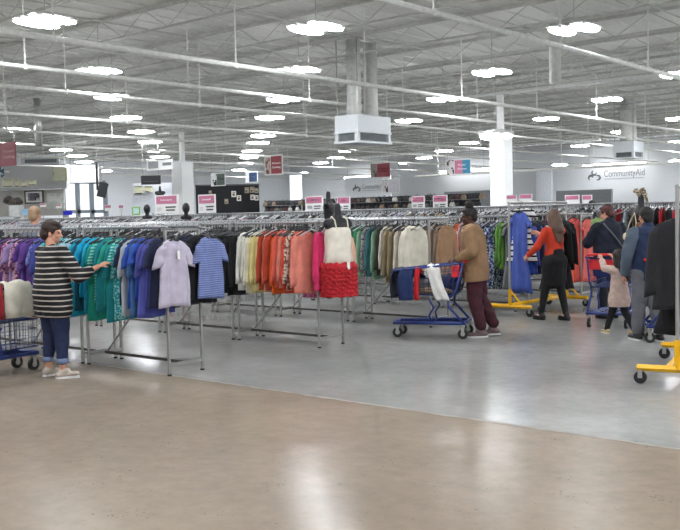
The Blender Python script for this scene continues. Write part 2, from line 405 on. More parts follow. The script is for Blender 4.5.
# ------------------------------------------------------------------ heater boxes
def hvac(cx, cy, z, sx, sy, h, lb):
    r = empty('heater_box', (cx, cy, z), 0, lb, 'heater')
    wm = mat('unit_white', 'd2d6d8', .45, noise=.03)
    bm = B(); box(bm, -sx, sx, -sy, sy, h*.42, h); obj('upper_casing', bm, wm, r)
    bm = B(); e = .03; box(bm, -sx-e, sx+e, -sy-e, sy+e, h*.36, h*.42); box(bm, -sx-e, sx+e, -sy-e, sy+e, 0, h*.07)
    for a in (-1, 1):
        for b_ in (-1, 1):
            box(bm, a*sx-(.12 if a > 0 else -e*0+.0), a*sx+(.12 if a < 0 else 0), b_*sy-(.12 if b_ > 0 else 0), b_*sy+(.12 if b_ < 0 else 0), h*.07, h*.36)
    obj('lower_frame', bm, wm, r)
    bm = B(); box(bm, -sx+.1, sx-.1, -sy+.1, sy-.1, h*.05, h*.36); obj('plenum', bm, mat('dark_grey', '4c4f52', .6), r)
    bm = B()
    for k in range(7):
        z_ = h*(.09+.04*k); box(bm, -sx+.03, sx-.03, -sy+.02, -sy+.06, z_, z_+.012); box(bm, sx-.06, sx-.02, -sy+.03, sy-.03, z_, z_+.012)
    obj('louver', bm, mat('louver_grey', '9ba0a3', .5), r)
    for s in (-.5, .5):
        bm = B(); tube(bm, [(0, s*sy, h), (0, s*sy, h+.25), (0, s*sy, HC-z-.003)], [sx*.55, sx*.5, sx*.48], 20); obj('duct', bm, STEEL if 0 else PAINTW, r, True)
    for a in (-1, 1):
        bm = B(); tube(bm, [(a*sx*.9, -sy*.9, h), (a*sx*.9, -sy*.9, HC-z-.003)], .02, 5); obj('hanger_rod', bm, STEEL, r)
hvac(-17.98, 22.45, 3.78, .44, .82, .84, 'large white square heater box hanging in the middle of the ceiling')
hvac(-18.4, 43.35, 4.02, .52, .6, .8, 'small distant heater box hanging in front of the end wall at right')
p = atd(555, 74, 26); bm = B(); tube(bm, [(p.x, p.y, p.z-.25), (p.x, p.y, HC-.003)], .16, 16)
tag(obj('vent_pipe', bm, PAINTW, None, True), 'short white vent stub hanging under the ceiling at upper right', 'vent pipe')
p = on_y(300, 120, 34); 
p = atd(38, 130, 40)
r = empty('ceiling_duct', (p.x, p.y, 0), 0, 'short shiny metal duct dropping from the ceiling at left', 'duct')
bm = B(); tube(bm, [(0, 0, p.z-.7), (0, 0, HC-.003)], .15, 20); obj('duct_body', bm, CHROME, r, True)
# ================================================================== SIGNS
SW = mat('sign_white', 'e9e9e6', .5, noise=.02); PINK = mat('sign_pink', 'bd708e', .5, noise=.02)
TXW = mat('lettering_white', 'f4f0f0', .5, noise=.01); TXD = mat('lettering_dark', '4a4a4c', .5, noise=.01)
def board(name, p, w_, h_, label, cat, parts, group=None, th=.03, facing='y', pole=None, basemat=None, wires=True):
    """flat sign centred on p, facing -Y ('y') or +X ('x'); parts: list of (partname, x0,x1,z0,z1 in 0..1, material) or ('text', s, u, v, width, size, mat)"""
    rz = 0 if facing == 'y' else PI/2
    r = empty(name, p, rz, label, cat, group)
    obj('sign_panel', box(B(), -w_/2, w_/2, 0, th, -h_/2, h_/2), basemat or SW, r)
    for q in parts:
        if q[0] == 'text':
            _, s, u, v, tw, sz, mt = q
            text('lettering', s, sz*h_, mt, r, ((u-.5)*w_, -.012, (v-.5)*h_), (PI/2, 0, 0), tw*w_ if tw else None)
        else:
            nm, a, b_, c, d, mt = q
            obj(nm, box(B(), (a-.5)*w_, (b_-.5)*w_, -.008, 0, (c-.5)*h_, (d-.5)*h_), mt, r)
    if pole is not None:
        bm = B(); tube(bm, [(0, th/2, -h_/2), (0, th/2, pole)], .012, 6); obj('pole', bm, STEEL, r)
    elif wires:
        bm = B()
        for s in (-.45, .45): tube(bm, [(s*w_, th/2, h_/2), (s*w_, th/2, HC-p[2]-.003)], .012, 4)
        obj('hanging_wire', bm, STEEL, r)
    return r
def size_at(px0, py0, px1, py1, Z, facing='y'):
    c = atd((px0+px1)/2, (py0+py1)/2, Z)
    f_ = abs(R0.x) if facing == 'y' else abs(R0.y)
    return c, (px1-px0)*Z/FPX/f_, (py1-py0)*Z/FPX
CR = mat('sign_crimson', '6e1a27', .5, noise=.03)
c, w_, h_ = size_at(-16, 143, 21, 166.5, 34)
board('category_sign', c, w_, h_, "large crimson hanging sign reading Women's Clothing cut by the photo's edge", 'sign',
      [('photo_strip', .02, .36, .04, .96, mat('photo_grey', '8f8a85', .6)), ('text', "Women's", .74, .62, .44, .17, mat('lettering_pale', 'c9a6a2', .6)), ('text', 'Clothing', .74, .38, .44, .17, mat('lettering_pale', 'c9a6a2', .6))], basemat=CR)
RD = mat('sign_red', '8a2833', .5, noise=.03); PB = mat('photo_beige', 'b5a496', .6, pat='blotch', col2='6d2b2b', scale=5)
c, w_, h_ = size_at(264, 155, 283, 175, 43)
board('category_sign', c, w_, h_, "hanging red and white sign reading Women's Clothing with a model photo", 'sign',
      [('photo_strip', .05, .33, .06, .9, PB), ('red_panel', .36, .96, .06, .94, RD), ('text', "Women's", .66, .58, .46, .14, TXW), ('text', 'Clothing', .66, .38, .46, .14, TXW)])
c, w_, h_ = size_at(210, 173, 226, 186, 52)
board('category_sign', c, w_, h_, 'small dark green hanging sign with a black and white photo strip', 'sign',
      [('photo_strip', .04, .4, .05, .95, mat('photo_bw', 'dddddd', .6, pat='blotch', col2='1c1c1c', scale=3)), ('green_panel', .42, .97, .06, .94, mat('sign_green', '4c5a50', .5)), ('lettering', .52, .86, .52, .6, TXW)])
c, w_, h_ = size_at(245, 172, 258, 182.5, 58)
board('category_sign', c, w_, h_, 'small navy blue hanging sign left of the red clothing sign', 'sign',
      [('blue_panel', .3, .97, .06, .94, mat('sign_blue', '2c4263', .5)), ('lettering', .42, .8, .5, .6, mat('lettering_pale2', '7c8fa8', .6))])
c, w_, h_ = size_at(371, 163.5, 389.5, 177, 46)
board('category_sign', c, w_, h_, 'dark red hanging sign below the big heater box', 'sign',
      [('photo_strip', .0, .33, .0, 1, mat('photo_dull', '7d7168', .6, pat='blotch', col2='3c3431', scale=3)), ('red_panel', .34, 1, 0, 1, mat('sign_darkred', '7c1f2b', .5)), ('lettering', .5, .85, .58, .66, RD), ('lettering', .55, .8, .34, .42, RD)])
c, w_, h_ = size_at(382, 179, 399, 193, 52)
board('category_sign', c, w_, h_, 'pale white hanging sign with a shoe photo strip, before the far white board', 'sign',
      [('photo_strip', .05, .36, .06, .94, mat('photo_bw2', 'd6d3d3', .6, pat='blotch', col2='4a2228', scale=3.2)), ('pale_panel', .4, .97, .06, .94, mat('sign_pale', 'd9d6dc', .5))])
c, w_, h_ = size_at(447, 159, 469.5, 175, 38)
board('category_sign', c, w_, h_, "hanging pink and blue sign with a shoe photo strip left of the thick column", 'sign',
      [('photo_strip', .04, .33, .05, .95, mat('photo_bw3', 'e3e0df', .6, pat='blotch', col2='3a1a20', scale=4)), ('pink_panel', .36, .67, .08, .92, mat('sign_pink2', 'cf7f98', .5)), ('blue_panel', .67, .97, .08, .92, mat('sign_sky', '3f93b8', .5)), ('text', "Kids'", .66, .62, .3, .17, TXW), ('text', 'Shoes', .66, .38, .36, .17, TXW)])
# white empty sign frames high up at the left
c, w_, h_ = size_at(144, 160, 175, 170, 45)
board('hanging_frame', c, w_, h_, 'white hanging board with grey boxes beside the distant lamps', 'sign', [('grey_panel', .06, .45, .2, .9, mat('g1', '8d9092', .6)), ('lettering', .62, .95, .4, .7, mat('g2', '77797b', .6))])
TOP = [  # rack toppers: px box, row distance, words, label
 ((153, 195, 180, 213.5), 'y', 14.2+.0, 'pink and white rack topper in front of the thick left column base, widest of all'),
 ((197, 194.5, 216.5, 213), 'y', None, 'pink and white rack topper in front of the black picture wall'),
 ((305, 196, 323, 211), 'y', None, 'pink and white rack topper behind the mannequin, left of the two there'),
 ((337, 196.5, 350, 211), 'y', None, 'pink and white rack topper just right of the mannequin neck'),
 ((412, 196, 424, 209), 'y', None, 'pink and white rack topper above the cream sweaters, left of a pair'),
 ((433.5, 195, 446.5, 209), 'y', None, 'pink and white rack topper above the cream sweaters, right of a pair'),
 ((507, 195, 516, 203), 'y', 30, 'small pink sign right beside the thick column'),
 ((520, 194, 531, 203), 'y', 30, 'small pink sign above the yellow wheeled rack'),
 ((566, 195, 578, 204.5), 'y', 32, 'small pink and white sign on the grey end wall band, left of two'),
 ((583, 195, 591, 204.5), 'y', 32, 'small pink and white sign on the grey end wall band, right of two'),
 ((104, 205, 112, 211), 'y', 36, 'tiny pink and white sign beside the storefront glazing'),
 ((118, 205, 124, 211), 'y', 36, 'tiny pink and white sign left of the green framed notice'),
 ((39, 203, 47, 207), 'y', 34, 'tiny dull pink sign under the framed picture'),
 ((55, 204, 62, 208), 'y', 34, 'tiny dull pink sign left of the storefront glazing')]
for i, ((a, b_, c_, d), fc, yy, lb) in enumerate(TOP):
    Z = {0: 21, 1: 25}.get(i, yy if yy else 27 if i < 4 else 24)
    if i == 0: Z = 21
    c, w_, h_ = size_at(a, b_, c_, d, Z)
    parts = [('pink_band', .06, .94, .52, .94, PINK)]
    if i < 2: parts += [('text', 'CommunityAid', .5, .73, .5, .13, TXW), ('price_block', .08, .28, .12, .34, mat('g3', 'cfd0d2', .6)), ('lettering', .46, .9, .3, .38, TXD), ('lettering', .48, .86, .14, .22, TXD)]
    elif i < 6: parts += [('lettering', .25, .75, .71, .77, TXW), ('lettering', .12, .4, .16, .36, mat('g4', 'a6a7a9', .6)), ('lettering', .5, .88, .28, .36, TXD), ('lettering', .5, .84, .14, .2, TXD)]
    board('rack_topper_sign', c, w_, h_, lb, 'sign', parts, 'pink and white rack topper signs', th=.02, pole=1.5-c.z)
# logo on the end wall
GL = mat('logo_grey', '707377', .7, noise=.02); GL2 = mat('logo_text_grey', '8a8d91', .7, noise=.02)
def logo(px0, px1, py, ysz, lb, Yw, scale=1.0, lettering=True):
    a = on_y(px0, py, Yw); b_ = on_y(px1, py-.5, Yw); W_ = (b_-a).length
    r = empty('logo_sign', (a.x, Yw-.06, a.z), 0, lb, 'sign')
    k = W_/8.2*scale
    for (dx, dz, rot) in ((0, -.35, 0), (.55, .42, 2.1), (1.1, -.35, 4.2)):
        bm = B(); pts = []
        tube(bm, [(dx*k+math.cos(rot+t*.35)*.34*k, 0, dz*k+math.sin(rot+t*.35)*.34*k) for t in range(0, 13)], [.04*k+.11*k*math.sin(PI*(t+.5)/13) for t in range(13)], 6)
        obj('swirl', bm, GL, r)
    if lettering: text('lettering', 'CommunityAid', 1.35*k, GL2, r, (5.15*k, 0, .1*k), (PI/2, 0, 0), 6.1*k)
    bm = B(); box(bm, 2.1*k, 8.1*k, 0, .03, -.66*k, -.6*k); obj('underline', bm, GL2, r)
    return r
logo(591, 645, 175.5, 1, 'grey CommunityAid logo lettering on the end wall under the tube lamp', YW)
p = on_y(345, 178, YW-8); q = on_y(391, 198, YW-8)
r = empty('white_board', ((p.x+q.x)/2, YW-8, (p.z+q.z)/2), 0, 'far white board with pale logo beyond the big heater box', 'board')
bx, bz = (q.x-p.x)/2, (p.z-q.z)/2
obj('sign_panel', box(B(), -bx, bx, 0, .1, -bz, bz), mat('board_white', 'd6d9dc', .6), r)
bm = B()
for t in (-.9, .9): tube(bm, [(t*bx, .05, bz), (t*bx, .05, HC-r.location.z-.003)], .02, 5)
obj('suspension', bm, STEEL, r)
LG = logo(355, 386, 188, 1, 'pale CommunityAid logo on the far white board', YW-7.98)
# bands and partitions at the end wall
def slab(name, px0, px1, py0, Y, lb, cat, mt, th=.3, z0=0):
    a = on_y(px0, py0, Y); b_ = on_y(px1, py0, Y)
    return tag(obj(name, box(B(), a.x, b_.x, Y, Y+th, z0, a.z), mt), lb, cat)
GB = mat('grey_partition', '84878a', .8)
slab('partition', 556, 611, 191, YW-4, 'low grey partition before the end wall under the logo', 'partition', GB)
slab('partition', 444, 489, 192, YW-4, 'low grey partition left of the thick column', 'partition', GB)
slab('pale_panel', 536, 551, 170, YW-2, 'tall pale door panel on the end wall right of the thick column', 'panel', mat('pale_door', 'bdc1c5', .7))
# glow of a bright doorway, put in as a plain emissive panel
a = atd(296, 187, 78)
r = empty('doorway_glow', (a.x, a.y, 0), .55, 'tall glowing panel standing in for the bright doorway behind the bag shelves', 'panel')
obj('glow_sheet', box(B(), -.5, .5, -.05, .05, .0, a.z+1.0), mat('panel_glow', 'f2f5ff', emit=1.1), r)
# black picture wall
c0 = atd(196, 200, 60); ln = 61*60/FPX/.646
rz = PI/2-.0
ZB = atd(196, 186, 60).z
r = empty('display_wall', (c0.x, c0.y, 0), math.radians(52), 'black display wall hung with small framed pictures', 'display wall')
wdt = 4.1
BLK = mat('black_board', '17171a', .8)
obj('backboard', box(B(), 0, wdt, 0, .15, 0, ZB), BLK, r)
obj('top_rail', box(B(), -.02, wdt+.02, -.03, .18, ZB, ZB+.08), mat('g5', '5c5d60', .6), r)
FR = mat('frame_white', 'e4e2dc', .6); PIC = mat('picture_print', 'b9ab98', .7, pat='blotch', col2='40434a', scale=7)
for k, (u, v, s, wmx) in enumerate(((.62, .74, .3, 0), (.7, .6, .28, 0), (.83, .86, .3, 1), (.915, .87, .3, 1), (.985, .84, .26, 1), (.915, .62, .26, 0), (.98, .6, .26, 0), (.25, .8, .2, 1), (.5, .5, .25, 1))):
    x, z = u*wdt-.1, 1.7+v*(ZB-1.75)
    fr = empty('framed_picture', Vector((c0.x, c0.y, z)) + Matrix.Rotation(math.radians(52), 3, 'Z') @ Vector((x, -.03, 0)), math.radians(52), None, 'picture')
    obj('frame', box(B(), -s/2, s/2, 0, .03, -s*.65, s*.65), FR if not wmx else mat('frame_tan', '8f8474', .6), fr)
    obj('print', box(B(), -s*.3, s*.3, -.01, 0, -s*.42, s*.42), PIC, fr)
    tag(fr, 'small framed picture hanging on the black display wall', None, 'framed pictures on the black wall')
# left storefront area things, standing about 34 to 60 m away
def flat(name, px0, py0, px1, py1, Z, mt, lb, cat, th=.06, rz=YAW, parts=(), group=None, hang=None, stand=False):
    c = atd((px0+px1)/2, (py0+py1)/2, Z); w_ = (px1-px0)*Z/FPX; h_ = (py1-py0)*Z/FPX
    r = empty(name, c, rz, lb, cat, group)
    obj('panel', box(B(), -w_/2, w_/2, 0, th, -h_/2, h_/2), mt, r)
    for nm, a, b_, c1, d, mm in parts: obj(nm, box(B(), (a-.5)*w_, (b_-.5)*w_, -.02, 0, (c1-.5)*h_, (d-.5)*h_), mm, r)
    if stand: obj('stand', box(B(), -.06, .06, 0, th, -c.z, -h_/2), STEEL, r)
    if hang:
        bm = B()
        for s in (-.4, .4): tube(bm, [(s*w_, th/2, h_/2), (s*w_, th/2, hang-c.z)], .02, 5)
        obj('suspension', bm, STEEL, r)
    return r
WH = mat('bulkhead_white', 'bbbcbb', .7, noise=.03)
CRM = mat('cream_card', 'cfcdb0', .7); DK = mat('dark_print', '3a3c3e', .6)
flat('bulkhead', -6, 165, 66, 189, 62, WH, 'white bulkhead over the checkout corner at left', 'bulkhead', .8)
flat('bulkhead_extension', 66, 165, 99, 182.5, 64, WH, 'white bulkhead above the storefront glazing', 'bulkhead', .8, hang=HC-.003)
flat('air_vent', 21, 157.5, 59, 164.5, 61, mat('vent_white', 'b9bbbb', .6), 'long horizontal air vent strip right of the large crimson sign', 'vent', .3, parts=[('grille', .1, .94, .25, .75, mat('g6', '6f7375', .6))], hang=HC-.003)
flat('wall_cabinet', 52, 166, 66, 181, 60.5, mat('g7', '99997f', .7), 'olive square panel on the white bulkhead', 'panel', .3, parts=[('door', .08, .92, .06, .94, mat('g8', 'a3a38c', .7)), ('handle', .1, .16, .4, .6, DK)])
for k, (a, b_, c_, d) in enumerate(((2, 178.5, 13, 187), (14.5, 178.5, 19.5, 187), (21, 180, 27, 187), (28, 180, 36, 185))):
    flat('notice_card', a, b_, c_, d, 60.6, CRM, ['widest cream notice card on the bulkhead at the left edge', 'tall narrow cream notice card on the bulkhead', 'square cream notice card on the bulkhead', 'last small cream notice card on the bulkhead toward the glazing'][k], 'notice', parts=[('print', .1, .9, .05, .13, DK), ('print', .2, .8, .8, .88, mat('g9', '8f8e78', .7))], group='cream notice cards')
flat('poster', -3, 167, 4, 177, 60, mat('poster_blue', '3d5068', .6, pat='blotch', col2='c2c8cc', scale=3), 'small blue poster at the left edge below the crimson sign', 'poster')
flat('counter_wall', -6, 190, 64, 216, 63, mat('beige_wall', 'a9a6a0', .8), 'beige partition under the white bulkhead', 'partition', .2, stand=True)
flat('framed_picture', 24.5, 190.5, 43.5, 203.5, 62.9, mat('frame_dark', '2d2a2a', .5), 'large dark framed picture with white mat near the checkout corner', 'picture', .08,
     parts=[('mat_board', .07, .93, .09, .91, mat('mat_white', 'dcdad5', .7)), ('print', .19, .8, .22, .8, mat('pic_dark', '55526a', .7, pat='blotch', col2='15151a', scale=3)), ('label_card', .62, .82, .15, .42, SW)])
flat('poster', 47, 193, 64, 209, 62.92, mat('g10', 'c3c5c0', .7, pat='blotch', col2='b0b4aa', scale=2), 'white poster panel between framed picture and glazing', 'poster')
flat('counter_screen', 22, 209, 29, 215, 38, mat('screen_sky', '9cc6e6', .5), 'light blue checkout screen near the blond shopper', 'screen', stand=True)
flat('blue_sign', 63, 211, 72, 215, 40, mat('sign_royal', '2022c0', .5), 'small royal blue sign below the storefront glazing', 'sign', stand=True)
flat('menu_screen', 141, 175.5, 160.5, 184.5, 48, mat('screen_dark', '2b2d30', .4), 'dark television screen hanging left of the thick left column', 'television', .1, parts=[('bezel', 0, 1, 0, .06, BLACKP), ('text_line', .15, .85, .3, .36, mat('g11', '55585b', .5))], hang=HC-.003)
flat('notice_card', 134, 186, 143, 194, 55, CRM, 'cream notice card left part below the television', 'notice', parts=[('print', .08, .9, .02, .14, DK), ('print', .08, .9, .86, .95, DK)])
flat('notice_card', 144, 186, 153, 192, 55, CRM, 'cream notice card right part below the television', 'notice', parts=[('print', .08, .9, .8, .92, DK), ('print', .1, .5, .02, .14, DK)])
flat('pale_panel', 133, 183, 172, 213, 55.15, mat('g12', 'c9ccd2', .7), 'pale wall panel behind the dark television screen', 'panel', stand=True)
flat('green_notice', 132, 207, 140, 215, 30, mat('green_frame', '7cae4a', .5), 'small green framed notice among the racks at left', 'notice', parts=[('paper', .15, .85, .15, .85, mat('g13', 'c4e3df', .6))])
# loudspeaker on a drop pole
p = atd(102.5, 190, 42)
r = empty('loudspeaker', p, YAW+.3, 'black loudspeaker on a black drop pole beside the storefront glazing', 'speaker')
bm = B(); box(bm, -.2, .2, -.17, .17, -.33, .33); bmesh.ops.rotate(bm, verts=bm.verts, cent=(0, 0, 0), matrix=Matrix.Rotation(.25, 3, 'Y')); obj('cabinet', bm, mat('speaker_dark', '33383b', .6), r)
bm = B(); tube(bm, [(-.22, 0, 0), (-.22, 0, 1.25)], .05, 6); obj('pole', bm, BLACKP, r)
bm = B(); tube(bm, [(-.22, 0, 1.25), (-.22, 0, HC-p.z-.003)], .015, 6); obj('hanger_rod', bm, PIPE, r)
bm = B(); tube(bm, [(-.22, 0, 0), (-.05, 0, 0)], .04, 6); obj('bracket', bm, BLACKP, r)
# ================================================================== END WALL SHELVES WITH BAGS AND SHOES
SHM = mat('shelf_grey', '8d8f90', .6)
shelf_y = 42.0
sx0, sx1 = solvex(262, shelf_y, 2), solvex(486, shelf_y, 2)
bagp = empty('handbag'); bm = B()
for zz, a, b_ in ((0, .17, .07), (.05, .18, .075), (.16, .16, .06), (.22, .13, .03)): pass
prof = [(0, .16, .07), (.04, .185, .08), (.14, .17, .065), (.21, .14, .035), (.23, .12, .02)]
rings = []
for zz, a, b_ in prof: rings.append([bm.verts.new((a*math.copysign(abs(math.cos(t))**.6, math.cos(t)), b_*math.copysign(abs(math.sin(t))**.6, math.sin(t)), zz)) for t in [2*PI*k/16+.01 for k in range(16)]])
for i in range(len(rings)-1):
    for k in range(16): bm.faces.new((rings[i][k], rings[i][(k+1) % 16], rings[i+1][(k+1) % 16], rings[i+1][k]))
bm.faces.new(rings[0][::-1]); bm.faces.new(rings[-1]); obj('bag_body', bm, BLACKP, bagp, True)
bm = B(); tube(bm, [(-.09, 0, .21), (-.08, 0, .3), (0, 0, .36), (.08, 0, .3), (.09, 0, .21)], .012, 6); obj('bag_handle', bm, BLACKP, bagp, True)
bootp = empty('boot')
bm = B(); cap(bm, (0, .0, .36), (0, .02, .1), .06, .045); cap(bm, (0, .02, .05), (0, -.15, .035), .045, .032); obj('boot_shaft', bm, BLACKP, bootp, True)
bm = B(); box(bm, -.035, .035, -.17, .06, 0, .018); box(bm, -.03, .03, .0, .06, 0, .05); obj('sole', bm, RUB, bootp)
bk, ok = tree(bagp), tree(bootp); first = {'b': True, 'o': True}
bagcols = [mat('leather_'+c, c, .5) for c in ('1d1b1c', '2a2524', '3b2f28', '56483c', '8d7a62', '6b6b6e', 'c8c4bc', '24262e', '1a1a1c', '4d2a2c', 'd9d7d2', '121214')]
zs = (1.55, 1.95, 2.32)
x = sx0; ui = 0
while x < sx1-.5:
    ux = min(x+3.2, sx1)
    lb = ['grey back shelf unit holding dark bags, at its %s' % s for s in ('far left by the picture wall', 'second place', 'third place', 'middle', 'place above the cream sweaters', 'place beside the thick column', 'end')][min(ui, 6)]
    r = empty('shelf_unit', (x, shelf_y, 0), 0, lb, 'shelf', 'back shelf units'); ui += 1
    obj('back_panel', box(B(), 0, ux-x-.03, .3, .34, 0, 2.62), mat('g14', '3a3b3d', .7), r)
    for z in (.3, .75, 1.15)+zs: obj('shelf_board', box(B(), 0, ux-x-.03, -.02, .3, z-.03, z), SHM, r)
    for s in (0, ux-x-.06): obj('upright', box(B(), s, s+.03, .26, .3, 0, 2.7), SHM, r)
    x += 3.2
for z in zs:
    x = sx0+.2
    while x < sx1-.2:
        isb = rnd.random() < .55 or z > 2
        src, kk, key = (bagp, bk, 'b') if isb else (bootp, ok, 'o')
        loc = (x, shelf_y+.12, z+.002); rz = rnd.uniform(-.2, .2)
        if first[key]: c = src; c.location = loc; c.rotation_euler.z = rz; ch = [k[0] for k in kk]; first[key] = False
        else: c, ch = copy_tree(src, kk, loc, rz)
        mt = rnd.choice(bagcols)
        for d in ch: omat(d, mt)
        s = rnd.uniform(.85, 1.0); c.scale = (s, s, s)
        if isb: tag(c, 'dark handbag standing among others on the back shelves', 'handbag', 'handbags on the back shelves')
        else: tag(c, 'boot standing among bags on the back shelves', 'boot', 'boots on the back shelves')
        x += .38 if isb else .24
# ================================================================== CLOTHES RACKS
RL, RH = 1.42, 1.55
def rack_proto(height, L):
    r = empty('clothing_rack'); m_ = mat('rack_rail_grey', 'a6a8aa', .38, .6, noise=.02)
    for x in (0, -L):
        for y in (0, .45):
            bm = B(); box(bm, x-.0125, x+.0125, y-.0125, y+.0125, 0.01, height); obj('post', bm, STEEL, r)
            bm = B(); tube(bm, [(x, y, 0), (x, y, .018)], .022, 8); obj('foot', bm, RUB, r)
        bm = B(); box(bm, x-.012, x+.012, 0, .45, .1, .13); obj('crossbar', bm, STEEL, r)
        bm = B(); box(bm, x-.012, x+.012, 0, .45, height-.05, height-.02); obj('top_crossbar', bm, STEEL, r)
    for y in (0, .45):
        bm = B(); tube(bm, [(-L-.02, y, height), (.03, y, height)], .017, 8); obj('rail', bm, m_, r)
    bm = B(); box(bm, -L, 0, .212, .238, .1, .13); obj('spine_bar', bm, mat('dark_steel', '56534f', .4, .6), r)
    bm = B(); tube(bm, [(-L+.05, .225, .13), (-L+.95, .225, .97), (-.03, .225, height-.05)], .012, 6); obj('brace', bm, STEEL, r)
    return r
rp = rack_proto(RH, RL); rk = tree(rp); rp2 = rack_proto(1.74, 2.8); rk2 = tree(rp2)
XEND = -7.57; firstr = {0: True, 1: True}
def put_rack(x, y, hi=0, lb='', grp=None):
    src, kk = ((rp, rk), (rp2, rk2))[hi]
    if firstr[hi]: c = src; firstr[hi] = False; c.location = (x, y, 0)
    else: c, _ = copy_tree(src, kk, (x, y, 0))
    tag(c, lb, 'clothing rack', grp); return c
ROWY = [6.15, 8.5, 10.9, 13.3, 15.7, 18.1, 20.6, 23.2, 26.0, 29.5, 33.0, 37.0]
ordn = ['end', 'second', 'third', 'fourth', 'fifth', 'sixth', 'seventh', 'eighth']
rown = ['the row nearest the camera', 'the second row, holding orange tops', 'the third row, holding cream sweaters', 'the fourth row behind the shopper in the tan coat', 'the fifth row ending in coral dresses']
for ri, y in enumerate(ROWY):
    xl = solvex(-25, y); hi = 1 if ri >= 3 else 0; L = 2.8 if hi else RL
    x = XEND; k = 0
    if ri in (3, 4): hi = 0; L = RL
    ymax_units = 60
    while x > xl:
        o_ = 'end' if k == 0 else ordn[min(k, 7)]
        if ri < 5: lb = 'steel clothes rack, %s unit of %s' % (o_, rown[ri]) if k < 7 else 'steel clothes rack deep in %s' % rown[ri]
        else: lb = 'white railed clothes rack in the rows far behind the fifth row'
        put_rack(x, y, hi, lb[:200], 'racks of the far rows' if ri >= 5 else ('racks of row %s' % ['one', 'two', 'three', 'four', 'five'][ri]))
        x -= L+(.12 if ri < 3 else .06); k += 1
# rows continuing to the right of the cross aisle
for ri, y in enumerate((19.5, 22.2, 25.2, 29, 34)):
    x = solvex(700, y)+.0; xl = solvex(575 if ri else 598, y)
    while x > xl:
        put_rack(x, y, 1, 'white railed clothes rack beyond the shopper in navy at right', 'racks beyond the cross aisle'); x -= 2.86
# ------------------------------------------------------------------ garments
HB = mat('hanger_black', '17171a', .45); HWT = mat('hanger_clear', 'c9ccd0', .3)
def hanger_mesh():
    bm = B()
    tube(bm, [(0, 0, -.105), (0, 0, -.045), (.012, 0, -.035), (.021, 0, -.012), (.021, 0, .004), (.012, 0, .02), (0, 0, .024), (-.012, 0, .02), (-.02, 0, .008)], .0032, 5)
    tube(bm, [(0, 0, -.1), (-.06, 0, -.115), (-.2, 0, -.165)], [.009, .012, .009], 6)
    tube(bm, [(0, 0, -.1), (.06, 0, -.115), (.2, 0, -.165)], [.009, .012, .009], 6)
    tube(bm, [(-.2, 0, -.165), (.2, 0, -.165)], .005, 5)
    me = bpy.data.meshes.new('hanger'); bm.to_mesh(me); bm.free(); me.materials.append(HB)
    for p in me.polygons: p.use_smooth = True
    return me
HM = hanger_mesh()
def loft(bm, rings):
    R = [[bm.verts.new(p) for p in r] for r in rings]; n = len(R[0])
    for i in range(len(R)-1):
        for k in range(n): bm.faces.new((R[i][k], R[i][(k+1) % n], R[i+1][(k+1) % n], R[i+1][k]))
    bm.faces.new(R[0][::-1]); bm.faces.new(R[-1])
